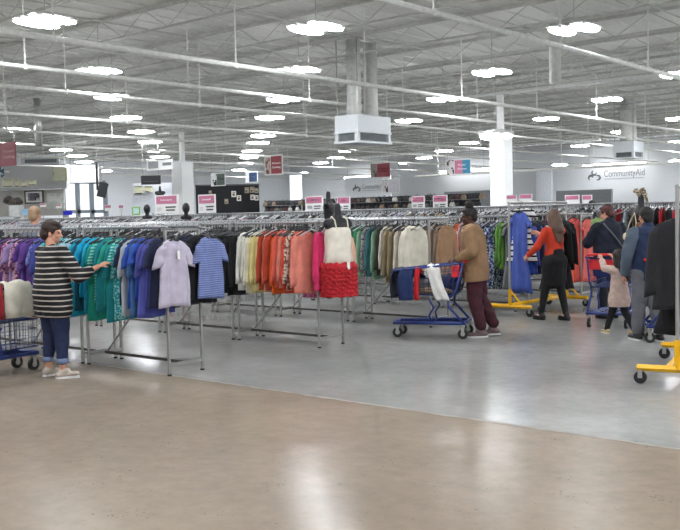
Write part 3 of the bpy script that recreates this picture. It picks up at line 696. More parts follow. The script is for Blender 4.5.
def garment_mesh(kind, seed):
    rn = random.Random(seed*13+hash(kind) % 7 if False else seed*13+len(kind)); bm = B(); N = 36
    Lg = {'tee': .70, 'tunic': .84, 'blouse': .74, 'sweater': .68, 'jacket': .78, 'dress': 1.05, 'tank': .66, 'trousers': 1.1}[kind]
    sw = {'tee': .2, 'tunic': .2, 'blouse': .205, 'sweater': .22, 'jacket': .235, 'dress': .19, 'tank': .17, 'trousers': .2}[kind]
    ph = [rn.uniform(0, 6.28) for _ in range(6)]; fq = rn.uniform(24, 34); drift = rn.uniform(-.012, .012)
    rows = [(-.112, .05, .02), (-.118, .085, .023), (-.138, .14, .026), (-.178, sw-.008, .028), (-.21, sw-.004, .03), (-.28, sw-.025, .031)]
    wz = {'dress': .15, 'tunic': .225, 'tee': .2, 'blouse': .195, 'sweater': .21, 'jacket': .22, 'tank': .19, 'trousers': .19}[kind]
    hem = {'dress': .27, 'tunic': .25, 'tee': .215, 'blouse': .22, 'sweater': .205, 'jacket': .235, 'tank': .23, 'trousers': .2}[kind]
    nR = 12
    for i in range(1, nR+1):
        t = i/nR; z = -.28-(Lg-.17)*t; hw = (sw-.025)*(1-min(1, t*2.2))+wz*min(1, t*2.2) if t < .45 else wz+(hem-wz)*(t-.45)/.55
        rows.append((z, hw, .031+.004*math.sin(3*t)))
    if kind == 'trousers':
        rows = [(-.15, .19, .02), (-.17, .195, .03), (-.3, .2, .032)] + [(-.3-.8*i/8, .2-.03*i/8, .03) for i in range(1, 9)]
    rings = []
    for (z, hw, ht) in rows:
        amp = min(1, max(0, (-z-.22)/.35)); ring = []
        for k in range(N):
            th = 2*PI*k/N; cx = math.copysign(abs(math.cos(th))**.8, math.cos(th)); sy = math.copysign(abs(math.sin(th))**.8, math.sin(th))
            x = hw*cx; f_ = amp*(.013*math.sin(fq*x+ph[0]+z*2)+.008*math.sin(fq*1.9*x+ph[1]-z*3)) + drift*amp
            edge = max(0, 1-abs(cx)**6)
            y = ht*sy*(1+.25*amp*math.sin(17*x+ph[2])) + f_*edge
            zz = z
            if kind != 'trousers':
                if z > -.14 and sy < 0: zz = z-(.075 if kind in ('tee', 'dress', 'tank') else .03)*math.exp(-(x/.045)**2)
                if i == nR or z < rows[-1][0]+1e-6: zz += .012*math.sin(9*x+ph[3])
            ring.append(Vector((x+.006*amp*math.sin(z*14+ph[4]), y, zz)))
        rings.append(ring)
    loft(bm, rings)
    sl = {'tee': (.21, .072, .066, .045), 'tunic': (.33, .07, .06, .04), 'blouse': (.56, .065, .045, .03), 'sweater': (.55, .07, .048, .04), 'jacket': (.6, .08, .06, .03), 'dress': (.12, .06, .05, .05)}.get(kind)
    if sl:
        for s in (-1, 1):
            rings = []; lnn, r0_, r1_, out = sl
            for i in range(10):
                t = i/9; x = s*(sw-.06+(out+.035)*t**.8+.01*t); z = -.18-lnn*t; rw = r0_+(r1_-r0_)*t; rt = .026+.006*math.sin(t*7+ph[5])
                if i == 0: rw *= .5; z = -.172
                rings.append([Vector((x+rw*math.cos(2*PI*k/12), rt*math.sin(2*PI*k/12)+.006*math.sin(t*9+ph[2]+s), z+ (.02*s*math.cos(2*PI*k/12)*(-1) if i == 9 else 0))) for k in range(12)])
            loft(bm, rings)
    if kind in ('jacket', 'sweater', 'blouse'):   # collar
        tube(bm, [(-.055, .012, -.115), (-.05, -.02, -.13), (0, -.03, -.165 if kind == 'jacket' else -.15), (.05, -.02, -.13), (.055, .012, -.115), (0, .03, -.105)], .012, 6, True)
    bmesh.ops.recalc_face_normals(bm, faces=bm.faces)
    me = bpy.data.meshes.new('garment_'+kind); bm.to_mesh(me); bm.free(); me.materials.append(HB)
    for p in me.polygons: p.use_smooth = True
    return me
GM = {}
def gmesh(kind):
    if kind not in GM: GM[kind] = [garment_mesh(kind, s) for s in range(4)]
    return rnd.choice(GM[kind])
NAMEOF = {'tee': 'short_sleeve_top', 'tunic': 'tunic_top', 'blouse': 'long_sleeve_blouse', 'sweater': 'sweater', 'jacket': 'jacket', 'dress': 'dress', 'tank': 'tank_top', 'trousers': 'trousers'}
CATOF = {'tee': 'top', 'tunic': 'top', 'blouse': 'blouse', 'sweater': 'sweater', 'jacket': 'jacket', 'dress': 'dress', 'tank': 'top', 'trousers': 'trousers'}
def garment(kind, loc, rz, mt, label, group=None, sc=(1, 1, 1), hangmat=None, name=None):
    o = link(name or NAMEOF[kind], gmesh(kind)); omat(o, mt); o.location = loc; o.rotation_euler = (0, 0, rz); o.scale = sc
    tag(o, label, CATOF[kind], group)
    if hangmat is not False:
        h = link('hanger', HM, o)
        if hangmat: omat(h, hangmat)
    return o
COLN = {'lavender': 'b9b2c4', 'navy': '1d2440', 'periwinkle': '4a4f9c', 'royal blue': '2b4fa8', 'denim blue': '3b6496', 'teal floral': ('138f96', 'blotch', '8fc3c4', 45), 'mint striped': ('1fa39a', 'stripe', '9ed3ca', 30),
 'pale grey': 'a7b0b8', 'teal': '12828a', 'sea green': '1c9a86', 'turquoise': '109fbf', 'bright turquoise': '0fa3cc', 'aqua': '4fb7bd', 'pale aqua': '9ccbd0', 'white and aqua plaid': ('b4cfd8', 'vstripe', '6f9fb4', 40),
 'dark teal': '0d5566', 'purple': '5b3a86', 'violet': '6b4c9a', 'lilac': '9a86b8', 'plum': '6d2f6e', 'pink floral': ('c79ab4', 'blotch', '6b3f63', 30), 'mauve': '7f6b93', 'periwinkle check': ('6f79b8', 'blotch', '3f3f8c', 30),
 'red': 'b5202a', 'black': '0d0d10', 'charcoal': '1c1c20', 'white': 'dcdbd4', 'off-white': 'd2cfc0', 'cream': 'd9cfa8', 'pale yellow': 'd8c98a', 'rust red': 'ad4028', 'peach': 'd69a80', 'orange': 'd85a1a', 'tomato': 'd0452c',
 'coral': 'd8604f', 'salmon': 'd47f6e', 'white printed': ('cfc3b4', 'blotch', '7a3f34', 30), 'hot pink': 'cf2f63', 'rose patterned': ('c9566b', 'blotch', 'd98a92', 50), 'pink paisley': ('b44a76', 'blotch', 'd084a4', 50), 'light peach': 'e0b39c',
 'emerald': '1f7a5c', 'lime leaf print': ('7f9c52', 'blotch', '2f5a3a', 24), 'forest green': '1f5a3c', 'sage': '7fa487', 'green': '3f8a63', 'black and white print': ('a5a8a6', 'blotch', '3a4042', 50), 'blue-green': '3d6f78', 'olive black': '2e2c26',
 'beige': 'bba98a', 'khaki': '8f8063', 'taupe': '93867a', 'tan': '9c7a5c', 'brown': '5a4034', 'lace white': ('cfcac0', 'blotch', 'a59c8f', 40), 'bright orange': 'd4571f', 'red striped': ('c43a44', 'vstripe', 'e3d7cf', 40),
 'blue floral': ('3d4f8c', 'blotch', 'c3cbdc', 26), 'navy dotted': ('232a44', 'blotch', 'a9bcc0', 34), 'grass green': '5f8f3c', 'grey': '76797c', 'magenta': 'a83a6d', 'dusty pink': 'b58690'}
def cm(n):
    v = COLN[n]
    return fab(v) if isinstance(v, str) else fab(v[0], v[1], v[2], v[3])
# row one, front rail: (column range in the photo, garments in order, where)
def run(y, z, px0, px1, items, where, group, step=None, hang=None, jit=.1):
    x0, x1 = solvex(px0, y), solvex(px1, y); n = len(items)
    for i, (kind, cn) in enumerate(items):
        x = x0+(x1-x0)*(i+.5)/n
        ln = rnd.uniform(.94, 1.06)
        prev = items[i-1][1] if i else None; nxt = items[i+1][1] if i+1 < n else None
        lb = '%s %s %s' % (cn, {'tee': 'short-sleeved top', 'tunic': 'long loose top', 'blouse': 'long-sleeved blouse'}.get(kind, kind), where)
        if prev and nxt: lb += ' by %s and %s' % (prev, nxt)
        elif nxt: lb += ', next to %s' % nxt
        elif prev: lb += ', next to %s' % prev
        if len(lb.split()) > 16: lb = ' '.join(lb.split()[:16])
        garment(kind, (x, y, z), PI/2+rnd.uniform(-jit, jit), cm(cn), lb, group, (rnd.uniform(.92, 1.02), rnd.uniform(.85, 1.1), ln), hang)
T, U, BL, SWT, J, D = 'tee', 'tunic', 'blouse', 'sweater', 'jacket', 'dress'
HZ = RH-.0
run(6.15, HZ, -14, 8, [(T, 'red'), (U, 'charcoal'), (T, 'mauve'), (U, 'lilac')], 'on row one at the edge', 'tops on the front rail of row one')
run(6.15, HZ, 8, 52, [(U, 'violet'), (T, 'plum'), (U, 'pink floral'), (T, 'lilac'), (U, 'pink floral'), (T, 'purple'), (U, 'violet'), (T, 'purple'), (T, 'periwinkle check'), (U, 'periwinkle')], 'on row one behind the cart', 'tops on the front rail of row one')
run(6.15, HZ, 52, 78, [(U, 'aqua'), (T, 'teal'), (U, 'pale aqua'), (T, 'aqua'), (U, 'white and aqua plaid'), (T, 'pale aqua')], 'on row one by the striped shopper', 'tops on the front rail of row one')
run(6.15, HZ, 78, 120, [(U, 'white and aqua plaid'), (U, 'turquoise'), (U, 'dark teal'), (T, 'bright turquoise'), (U, 'turquoise'), (U, 'sea green'), (T, 'mint striped'), (U, 'teal'), (T, 'sea green')], 'on row one at her hand', 'tops on the front rail of row one')
run(6.15, HZ, 120, 165, [(U, 'teal'), (T, 'mint striped'), (U, 'teal floral'), (T, 'navy'), (U, 'pale grey'), (T, 'royal blue'), (U, 'denim blue'), (T, 'royal blue'), (U, 'periwinkle'), (T, 'periwinkle'), (T, 'navy')], 'near the end of row one', 'tops on the front rail of row one')
# face-outs at the end of row one
g = garment('tee', (XEND+.13, 6.15, HZ-.03), PI/2-.03, cm('lavender'), 'pale lavender grey v-neck tee facing out at the end of row one', None, (.93, 1.1, .98))
obj('price_tag', box(B(), .005, .04, -.05, -.045, -.31, -.22), SW, g)
garment('tee', (XEND+.16, 6.62, HZ-.02), PI/2, fab('5a6ca2', 'stripe', '8a93ba', 40), 'blue and white striped tee facing out beside the lavender tee', None, (.86, 1.1, .93))
for yy in (6.15, 6.6):
    bm = B(); tube(bm, [(XEND, yy, HZ-.02), (XEND+.22, yy, HZ-.03)], .009, 6)
    tag(obj('face_out_arm', bm, STEEL), 'short steel arm at the end of row one carrying the %s tee' % ('lavender' if yy < 6.3 else 'striped'), 'rack arm')
run(6.6, HZ, 60, 168, [(BL, 'charcoal'), (BL, 'navy'), (T, 'black'), (T, 'charcoal'), (T, 'navy'), (T, 'black'), (T, 'charcoal'), (T, 'navy'), (T, 'black'), (T, 'charcoal'), (T, 'navy'), (T, 'black')], 'on the back rail of row one', 'dark tops on the back rail of row one')
run(6.6, HZ, 170, 203, [(T, 'navy'), (T, 'black'), (T, 'charcoal'), (T, 'navy'), (T, 'navy'), (BL, 'black')], 'behind the face-out tees', 'dark tops behind the face-out tees')
# row two
run(8.5, HZ, 219, 247, [(J, 'charcoal'), (BL, 'black'), (J, 'black'), (BL, 'black'), (J, 'black'), (BL, 'charcoal'), (J, 'black')], 'in the black run of row two', 'black tops on row two')
run(8.5, HZ, 247, 268, [(BL, 'white'), (BL, 'off-white'), (BL, 'white'), (BL, 'cream'), (BL, 'pale yellow'), (BL, 'pale yellow')], 'after the black run of row two', 'pale tops on row two')
run(8.5, HZ, 268, 308, [(BL, 'rust red'), (BL, 'peach'), (J, 'rust red'), (BL, 'orange'), (BL, 'coral'), (BL, 'salmon'), (BL, 'tomato'), (BL, 'white printed'), (BL, 'tomato'), (J, 'salmon')], 'in the warm run of row two', 'orange and pink tops on row two')
run(8.95, HZ, 168, 232, [(U, 'forest green'), (U, 'sage'), (U, 'lime leaf print'), (U, 'black'), (U, 'navy'), (U, 'beige'), (U, 'tan'), (U, 'off-white'), (U, 'brown'), (U, 'beige'), (U, 'black')], 'on the back rail of row two', 'tops on the back rail of row two')
run(8.95, HZ, 240, 325, [(BL, 'plum'), (T, 'charcoal'), (T, 'magenta'), (T, 'black'), (T, 'taupe'), (T, 'rust red'), (T, 'black'), (T, 'salmon'), (U, 'rose patterned'), (U, 'pink paisley'), (U, 'pink paisley')], 'behind the warm run of row two', 'back rail tops behind the warm run')
run(8.5, HZ, 60, 165, [(T, c) for c in ('dusty pink', 'charcoal', 'grey', 'black', 'mauve', 'charcoal', 'black', 'grey', 'dusty pink', 'black', 'charcoal', 'taupe', 'black', 'charcoal', 'grey', 'black')], 'half hidden on row two', 'half hidden tops on row two')
run(8.95, HZ, -10, 60, [(T, c) for c in ('dusty pink', 'charcoal', 'grey', 'black', 'mauve', 'charcoal', 'black', 'grey', 'black')], 'hidden at the far end of row two', 'half hidden tops on row two')
garment('blouse', (XEND+.02, 9.0, HZ-.05), PI/2, cm('light peach'), 'light peach long-sleeved top hanging behind the mannequin torso', None, (.9, 1, 1.05))
garment('blouse', (solvex(316, 8.5), 8.55, HZ), PI/2, cm('hot pink'), 'hot pink long-sleeved blouse at the end of the warm run of row two', None, (.5, 1, 1))
# row three
run(10.9, HZ, 345, 377, [(BL, 'emerald'), (BL, 'lime leaf print'), (BL, 'forest green'), (BL, 'green'), (BL, 'sage'), (BL, 'black and white print'), (BL, 'blue-green')], 'in the green run of row three', 'green tops on row three')
run(10.9, HZ, 377, 405, [(BL, 'sage'), (BL, 'olive black'), (BL, 'off-white'), (J, 'khaki'), (J, 'khaki'), (BL, 'brown')], 'in the middle of row three', 'khaki tops on row three')
run(10.9, HZ, 400, 414, [(BL, 'off-white'), (BL, 'taupe'), (BL, 'white')], 'before the cream sweater of row three', 'pale tops on row three')
garment('sweater', (XEND-.2, 10.8, HZ+.03), PI/2-.35, fab('dcd8c6'), 'cream sweater with green tag facing out at the end of row three', None, (1.0, 1.3, 1.18))
run(11.35, HZ, 330, 432, [(BL, c) for c in ('forest green', 'olive black', 'green', 'black', 'khaki', 'taupe', 'black', 'off-white', 'brown', 'taupe', 'off-white', 'beige')], 'on the back rail of row three', 'tops on the back rail of row three')
run(11.35, HZ, 434, 449, [(BL, 'tan'), (BL, 'taupe'), (BL, 'tan')], 'beside the cream sweater', 'tan tops beside the cream sweater')
run(10.9, HZ, 215, 345, [(T, c) for c in ('grey', 'black', 'charcoal', 'taupe', 'black', 'grey', 'charcoal', 'black', 'dusty pink', 'black', 'charcoal', 'grey', 'black', 'charcoal', 'black', 'charcoal')], 'hidden behind row two', 'tops of row three hidden behind row two')
# row four
run(13.3, HZ, 444, 512, [(BL, 'lace white'), (BL, 'white'), (BL, 'black and white print'), (BL, 'lace white'), (BL, 'bright orange'), (BL, 'red striped'), (BL, 'white'), (BL, 'red striped'), (BL, 'tan'), (BL, 'taupe'), (BL, 'blue floral'), (U, 'navy'), (D, 'navy dotted'), (D, 'blue floral'), (D, 'navy dotted'), (BL, 'grass green'), (BL, 'grass green'), (D, 'grey')], 'on row four', 'tops on the front rail of row four')
run(13.75, HZ, 350, 510, [(BL, c) for c in ('black', 'charcoal', 'grey', 'taupe', 'black', 'navy', 'black', 'charcoal', 'brown', 'black', 'navy', 'charcoal', 'black', 'navy', 'black', 'forest green', 'black')], 'on the back rail of row four', 'tops on the back rail of row four')
# row five and coral dresses at its end
run(15.7, HZ, 515, 570, [(BL, c) for c in ('royal blue', 'navy', 'red striped', 'black', 'magenta', 'white', 'navy', 'salmon', 'black', 'tomato', 'black', 'orange')], 'on row five', 'tops on the front rail of row five')
garment('dress', (solvex(573, 15.62), 15.62, HZ+.06), PI/2-.2, fab('e0605a'), 'bright coral dress facing out at the end of row five', None, (.95, 1.3, 1.12))
garment('dress', (solvex(588, 15.9), 15.9, HZ+.04), PI/2-.2, fab('dc6a62'), 'coral dress facing out just right of the first coral dress', None, (.85, 1.3, 1.1))
garment('blouse', (XEND-.12, 15.75, HZ-.12), PI/2, cm('bright orange'), 'bright orange blouse hanging low behind the coral dresses', None, (1.2, 1, 1.3))
# further rows: shoulders and hangers show above the rows before
far_cols = ['charcoal', 'black', 'grey', 'taupe', 'navy', 'dusty pink', 'white', 'off-white', 'brown', 'mauve', 'forest green', 'red', 'pale grey', 'beige']
cnt = 0
for ri, (y, a, b_, st) in enumerate(((13.3, 60, 345, .34), (15.7, 20, 500, .42), (18.1, 0, 560, .5), (18.55, 560, 630, .2), (20.6, 560, 676, .3), (19.5, 640, 680, .15))):
    x = solvex(a, y); xe = solvex(b_, y)
    z = RH if y < 16 else 1.74
    while x < xe and cnt < 170:
        cn = rnd.choice(far_cols)
        garment(rnd.choice(['tee', 'blouse', 'tunic']), (x, y, z), PI/2+rnd.uniform(-.1, .1), cm(cn), '%s garment half hidden in the packed rows farther back' % cn, 'half hidden %s garments farther back' % cn, hangmat=HWT if rnd.random() < .6 else None)
        x += st*rnd.uniform(.7, 1.3); cnt += 1
# the mass of remaining hangers and garment shoulders on the far rails
bm = B(); bmd = B(); rs = random.Random(11)
for ri, y0 in enumerate(ROWY):
    for yy in (y0, y0+.45):
        if ri < 1: continue
        z = RH if ri < 5 else 1.74
        x = solvex(-15, yy); xe = XEND-.05
        st = .05+.012*ri
        while x < xe:
            dy = rs.uniform(-.03, .03)
            v = [Vector((x, yy+s, z-dz)) for s, dz in ((-.2, .16), (0, .085), (.2, .16))]
            tb = bm if rs.random() < (.62 if ri > 2 else .2) else bmd
            tube(tb, [v[0], v[1]+Vector((.01, 0, 0)), v[2]], .008 if ri < 5 else .013, 4)
            tube(tb, [(x, yy, z-.09), (x, yy+.004, z+.022), (x, yy+.02, z+.012)], .004 if ri < 5 else .007, 3)
            x += st*rs.uniform(.6, 1.5)
for i, y0 in enumerate((19.5, 22.2, 25.2, 29, 34)):
    for yy in (y0, y0+.45):
        x = solvex(590, yy); xe = solvex(690, yy)
        while x < xe:
            tb = bm if rs.random() < .55 else bmd
            tube(tb, [(x, yy-.2, 1.58), (x, yy, 1.655), (x, yy+.2, 1.58)], .012, 4); tube(tb, [(x, yy, 1.65), (x, yy, 1.76)], .006, 3); x += .1*rs.uniform(.6, 1.5)
tag(obj('clear_hangers', bm, mat('clear_plastic', 'b4b7ba', .3)), 'mass of clear and white hangers crowding the far rails', 'hangers', kind='stuff')
tag(obj('black_hangers', bmd, HB), 'mass of black hangers crowding the far rails', 'hangers', kind='stuff')
bm = B(); k = 0
for ri, y0 in enumerate(ROWY):
    if ri < 4: continue
    x = solvex(-15, y0+.2)
    z = (RH if ri < 5 else 1.74)-.17
    while x < XEND-.1:
        h = rs.uniform(.7, .95); q = Vector((x, y0+rs.choice([0, .45]), z)); ww = .19
        rings = [[q+Vector((.03*math.sin(t)*s_, wv*math.cos(t), dz)) for t in [2*PI*j/8 for j in range(8)]] for dz, wv, s_ in ((.05, .05, .6), (0, .2, 1), (-.3, .2, 1.2), (-h, .22, 1.3))]
        loft(bm, rings); x += .09*rs.uniform(.8, 1.5)
gm_ = mat('mixed_cloth', '3c3d42', .9, pat='blotch', col2='8d8a88', scale=2.2)
tag(obj('packed_clothes', bm, gm_), 'densely packed mixed clothes filling the farthest rows', 'clothes', kind='stuff')
# ================================================================== WHEELED Z RACKS
def zrack(x0, y0, x1, y1, h, lb, foot=.42, wide=.38):
    """from end (x0,y0) to end (x1,y1); end feet run across"""
    ln = math.hypot(x1-x0, y1-y0); rz = math.atan2(y1-y0, x1-x0)
    r = empty('rolling_rack', (x0, y0, 0), rz, lb, 'rolling rack')
    for k, x in enumerate((0, ln)):
        s = 1 if k == 0 else -1
        bm = B(); tube(bm, [(x, -wide, .15), (x, wide, .15)], .032, 4); obj('base_foot', bm, YELLOW, r)
        bm = B(); tube(bm, [(x, 0, .15), (x, 0, .42)], .03, 4); tube(bm, [(x, 0, .4), (x, -.22, .17)], .018, 4); obj('post_socket', bm, YELLOW, r)
        bm = B(); tube(bm, [(x, 0, .4), (x, 0, h)], .019, 8); obj('post', bm, STEEL, r)
        for sy in (-1, 1):
            c = obj('caster', obj_caster(), RUB, r); c.location = (x, sy*(wide-.03), 0)
            bm = B(); box(bm, -.03, .03, -.02, .02, .055, .13); f = obj('fork', bm, STEEL, c)
    bm = B(); tube(bm, [(0, .1, .15), (ln, .1, .15)], .03, 4); obj('base_bar', bm, YELLOW, r)
    bm = B(); tube(bm, [(-.02, 0, h), (ln+.02, 0, h)], .019, 8); obj('top_rail', bm, STEEL, r)
    bm = B(); tube(bm, [(0, 0, h-.19), (ln, 0, h-.19)], .016, 8); obj('hanging_rail', bm, STEEL, r)
    return r, rz, ln
def obj_caster():
    bm = B(); tube(bm, [(-.02, 0, .06), (.02, 0, .06)], .058, 18); return bm
zr, zrz, zl = zrack(-7.33, 12.72, -7.28, 14.55, 1.76, 'yellow based wheeled clothes rack holding the long blue dress')
# garments on it, seen from the end
garment('dress', (-7.22, 12.86, 1.74), .15, fab('4a60b0'), 'long cornflower blue dress facing out on the yellow based rack', None, (.74, 1.5, 1.2))
garment('dress', (-7.24, 12.96, 1.76), .1, fab('dcdcdc', 'stripe', '16161a', 9), 'black and white broad striped dress behind the long blue dress', None, (1.0, 1, .8))
zc = [('blouse', 'royal blue'), ('blouse', 'periwinkle'), ('jacket', 'navy'), ('blouse', 'denim blue'), ('blouse', 'navy'), ('blouse', 'white'), ('tee', 'magenta'), ('blouse', 'periwinkle'), ('jacket', 'black'), ('blouse', 'dusty pink'), ('dress', 'black'), ('jacket', 'black'), ('dress', 'charcoal'), ('jacket', 'black')]
for i, (k_, cn) in enumerate(zc):
    y = 13.1+i*.1; garment(k_, (-7.32+.04*(y-13)/1.5, y, 1.57), rnd.uniform(-.1, .1), cm(cn), '%s %s on the yellow based rack, place %s behind the blue dress' % (cn, k_, ['two', 'three', 'four', 'five', 'six', 'seven', 'eight', 'nine', 'ten', 'eleven', 'twelve', 'thirteen', 'fourteen', 'fifteen'][i]), 'clothes on the yellow based rack', (1, 1, 1.08))
zr2, zrz2, zl2 = zrack(-3.12, 8.42, -3.48, 9.95, 1.82, 'yellow based wheeled rack of black clothes cut by the right edge', .42, .36)
dx_, dy_ = math.cos(zrz2), math.sin(zrz2)
for i in range(15):
    t = .1+i*.1; k_ = ['jacket', 'jacket', 'trousers', 'dress'][i % 4]
    garment(k_, (-3.12+dx_*t, 8.42+dy_*t, 1.64), zrz2+PI/2+rnd.uniform(-.1, .1), cm('black' if i % 3 else 'charcoal'), 'black %s on the wheeled rack at the right edge' % k_, 'black clothes on the wheeled rack at the right edge', (1, 1, 1.06))
# ================================================================== MANNEQUINS
def bust(loc, rz, lb, sc=1.0, neck_up=.1):
    r = empty('mannequin', loc, rz, lb, 'mannequin')
    bm = B(); cap(bm, (0, 0, -.02), (0, 0, neck_up), .045, .04); cap(bm, (-.13, 0, -.1), (.13, 0, -.1), .065, .065, ((0, 1, 0), .8)); cap(bm, (0, 0, -.02), (0, 0, -.12), .05, .1)
    cap(bm, (0, 0, -.15), (0, 0, -.45), .135, .1, ((0, 1, 0), .72)); cap(bm, (0, 0, -.45), (0, 0, -.7), .105, .14, ((0, 1, 0), .75))
    for s in (-1, 1): ell(bm, (s*.06, -.045, -.22), (.05, .045, .05))
    o = blob('torso_form', bm, mat('mannequin_black', '17171a', .5), r, .012); r.scale = (sc, sc, sc)
    bm = B(); tube(bm, [(0, .02, neck_up), (0, .02, neck_up+.05), (0, .05, neck_up+.09)], .008, 6); obj('hook', bm, STEEL, r)
    return r
mr = bust((XEND+.17, 8.7, 1.63), PI/2-.3, 'black headless torso mannequin in white camisole at the end of row two', 1.06, .1)
def tubecloth(name, rows, mt, parent, fold=.0, nf=9, N=48, seed=1, th=.8):
    rn = random.Random(seed); ph = rn.uniform(0, 6); rings = []
    for i, (z, rx, ry) in enumerate(rows):
        t = i/(len(rows)-1)
        rings.append([Vector(((rx*(1+fold*t*math.sin(nf*a+ph+2*t)))*math.cos(a), (ry*(1+fold*t*math.sin(nf*a+ph+2*t)))*math.sin(a), z+(.012*math.sin(3*a+ph) if i == len(rows)-1 else 0))) for a in [2*PI*k/N for k in range(N)]])
    bm = B(); loft(bm, rings); return obj(name, bm, mt, parent, True)
CAMW = fab('e2dbcd')
def xf(root): return Matrix.Translation(root.location) @ Matrix.Rotation(root.rotation_euler.z, 4, 'Z')
camis = empty('camisole', mr.location, mr.rotation_euler.z, 'cream white camisole top worn by the torso mannequin of row two', 'top')
tubecloth('bodice', [(-.15, .135, .11), (-.19, .165, .145), (-.28, .178, .142), (-.4, .175, .125), (-.5, .185, .135), (-.6, .2, .15)], CAMW, camis, .05, 7)
for s in (-1, 1):
    bm = B(); tube(bm, [(s*.085, -.11, -.18), (s*.09, -.075, -.06), (s*.085, 0, -.02), (s*.085, .07, -.08), (s*.085, .11, -.18)], .009, 6); obj('strap', bm, CAMW, camis)
sk = empty('ruffled_skirt', mr.location, mr.rotation_euler.z, 'bright red ruffled skirt hanging below the white camisole', 'skirt')
REDF = fab('a5121c', 'blotch', 'c42a34', 40)
tubecloth('skirt_body', [(-.56, .17, .12), (-.62, .19, .14), (-.8, .2, .15), (-.98, .2, .15)], fab('a5121c'), sk, .06, 9)
for k in range(8):
    z = -.6-.048*k; rn = random.Random(k); N = 72; a_ = [.19+.03, .145+.03]
    rings = []
    for (dz, ex) in ((.02, -.02), (0, .0), (-.035, .018), (-.06, .024)):
        rings.append([Vector(((a_[0]+ex+.012*math.sin(17*t+k*2+dz*40))*math.cos(t), (a_[1]+ex+.012*math.sin(17*t+k*2+dz*40))*math.sin(t), z+dz+.008*math.sin(11*t+k))) for t in [2*PI*j/N for j in range(N)]])
    bm = B(); loft(bm, rings); obj('ruffle', bm, REDF, sk, True)
bm = B(); box(bm, -.0, .04, -.195, -.19, -.66, -.57); t_ = obj('price_tag', bm, SW, sk)
b2 = bust(atd(328.5, 205, 15.2)+Vector((0, 0, .1)), PI/2+.4, 'black bust form standing on the rails behind the camisole mannequin', .9)
b3 = bust(on_y(641, 205, 11.9)+Vector((0, 0, -.0)), -.2, 'black bust form with beige scarf rising above the racks at right', 1.0)
sc_ = empty('scarf', b3.location, .4, 'beige patterned scarf knotted on top of the black bust form', 'scarf')
bm = B(); pts = [(-.14+.02*k, .03*math.sin(k*1.1), .17+.035*math.sin(k*.9)) for k in range(14)]; tube(bm, [(x_*.6, y_, z_) for x_, y_, z_ in pts], [.015+.016*math.sin(PI*(k+.5)/14) for k in range(14)], 8)
tube(bm, [(.03, -.03, .17), (.06, -.05, .1), (.08, -.06, .03)], [.02, .024, .014], 8); obj('scarf_cloth', bm, fab('b3a78c', 'blotch', '5a5240', 34), sc_, True)
hb = empty('shoulder_bag', b3.location+Vector((-.06, -.2, -.36)), -.3, 'small beige shoulder bag hanging on the black bust form', 'bag')
bm = B(); cap(bm, (-.07, 0, -.05), (.07, 0, -.05), .055, .055, ((0, 1, 0), .5)); obj('bag_body', bm, mat('bag_beige', 'cdbf9b', .6), hb, True)
bm = B(); tube(bm, [(-.08, 0, -.03), (-.05, .05, .14), (0, .08, .26), (.05, .05, .14), (.08, 0, -.03)], .008, 6); obj('bag_strap', bm, mat('bag_beige', 'cdbf9b', .6), hb, True)
# dark display heads and figure above the far racks
for a, b_, Z, lb in ((186, 208, 24, 'black display head above the rails right of the widest rack topper'), (147, 209, 27, 'small black display head above the far rails left of the widest rack topper')):
    q = atd(a, b_, Z); r = empty('mannequin', (q.x, q.y, q.z), YAW+.3, lb, 'mannequin'); bm = B()
    ell(bm, (0, 0, .0), (.1, .12, .14)); cap(bm, (0, .01, -.1), (0, .01, -.2), .05, .06); cap(bm, (-.1, .01, -.24), (.1, .01, -.24), .05, .05); cap(bm, (0, .1, -.02), (0, .13, -.04), .015, .012)
    blob('head_form', bm, mat('mannequin_black', '17171a', .5), r, .014)
    bm = B(); tube(bm, [(0, 0, -.22), (0, 0, 1.74-q.z)], .015, 6); obj('stand_rod', bm, STEEL, r)
q = atd(160, 190, 40); tag(obj('display_plinth', box(B(), q.x-.12, q.x+.12, q.y-.12, q.y+.12, 0, q.z-.83), STEEL), 'slim steel plinth under the raised black figure form', 'plinth'); bust(q, YAW+.3, 'black figure form with a raised arm standing high beside the thick left column', 1.2)
flat('white_cabinet', 9, 205, 20, 217, 45, WH, 'white cabinet with dark things on top near the left edge', 'cabinet', .6, parts=[('door', .05, .95, .06, .9, mat('g15', 'c9cac8', .6))], stand=True)
for k, (px, py, sz) in enumerate(((8, 200, .25), (13, 202, .3), (18, 201.5, .3))):
    q = atd(px, py, 45.3); bm = B(); ell(bm, (0, 0, 0), (sz, .2, .18), n=14)
    for v in bm.verts: v.co += Vector((math.sin(v.co.z*25+k), math.sin(v.co.x*22), math.sin(v.co.x*19+k)))*.03
    o = obj('plush_bundle', bm, fab(['3b3733', '5a524a', '4a4540'][k]), None, True); o.location = q; tag(o, ['dark soft bundle on the white cabinet at its edge', 'grey brown soft bundle in the middle of the white cabinet', 'brownish soft bundle at the inner end of the white cabinet'][k], 'bundle')
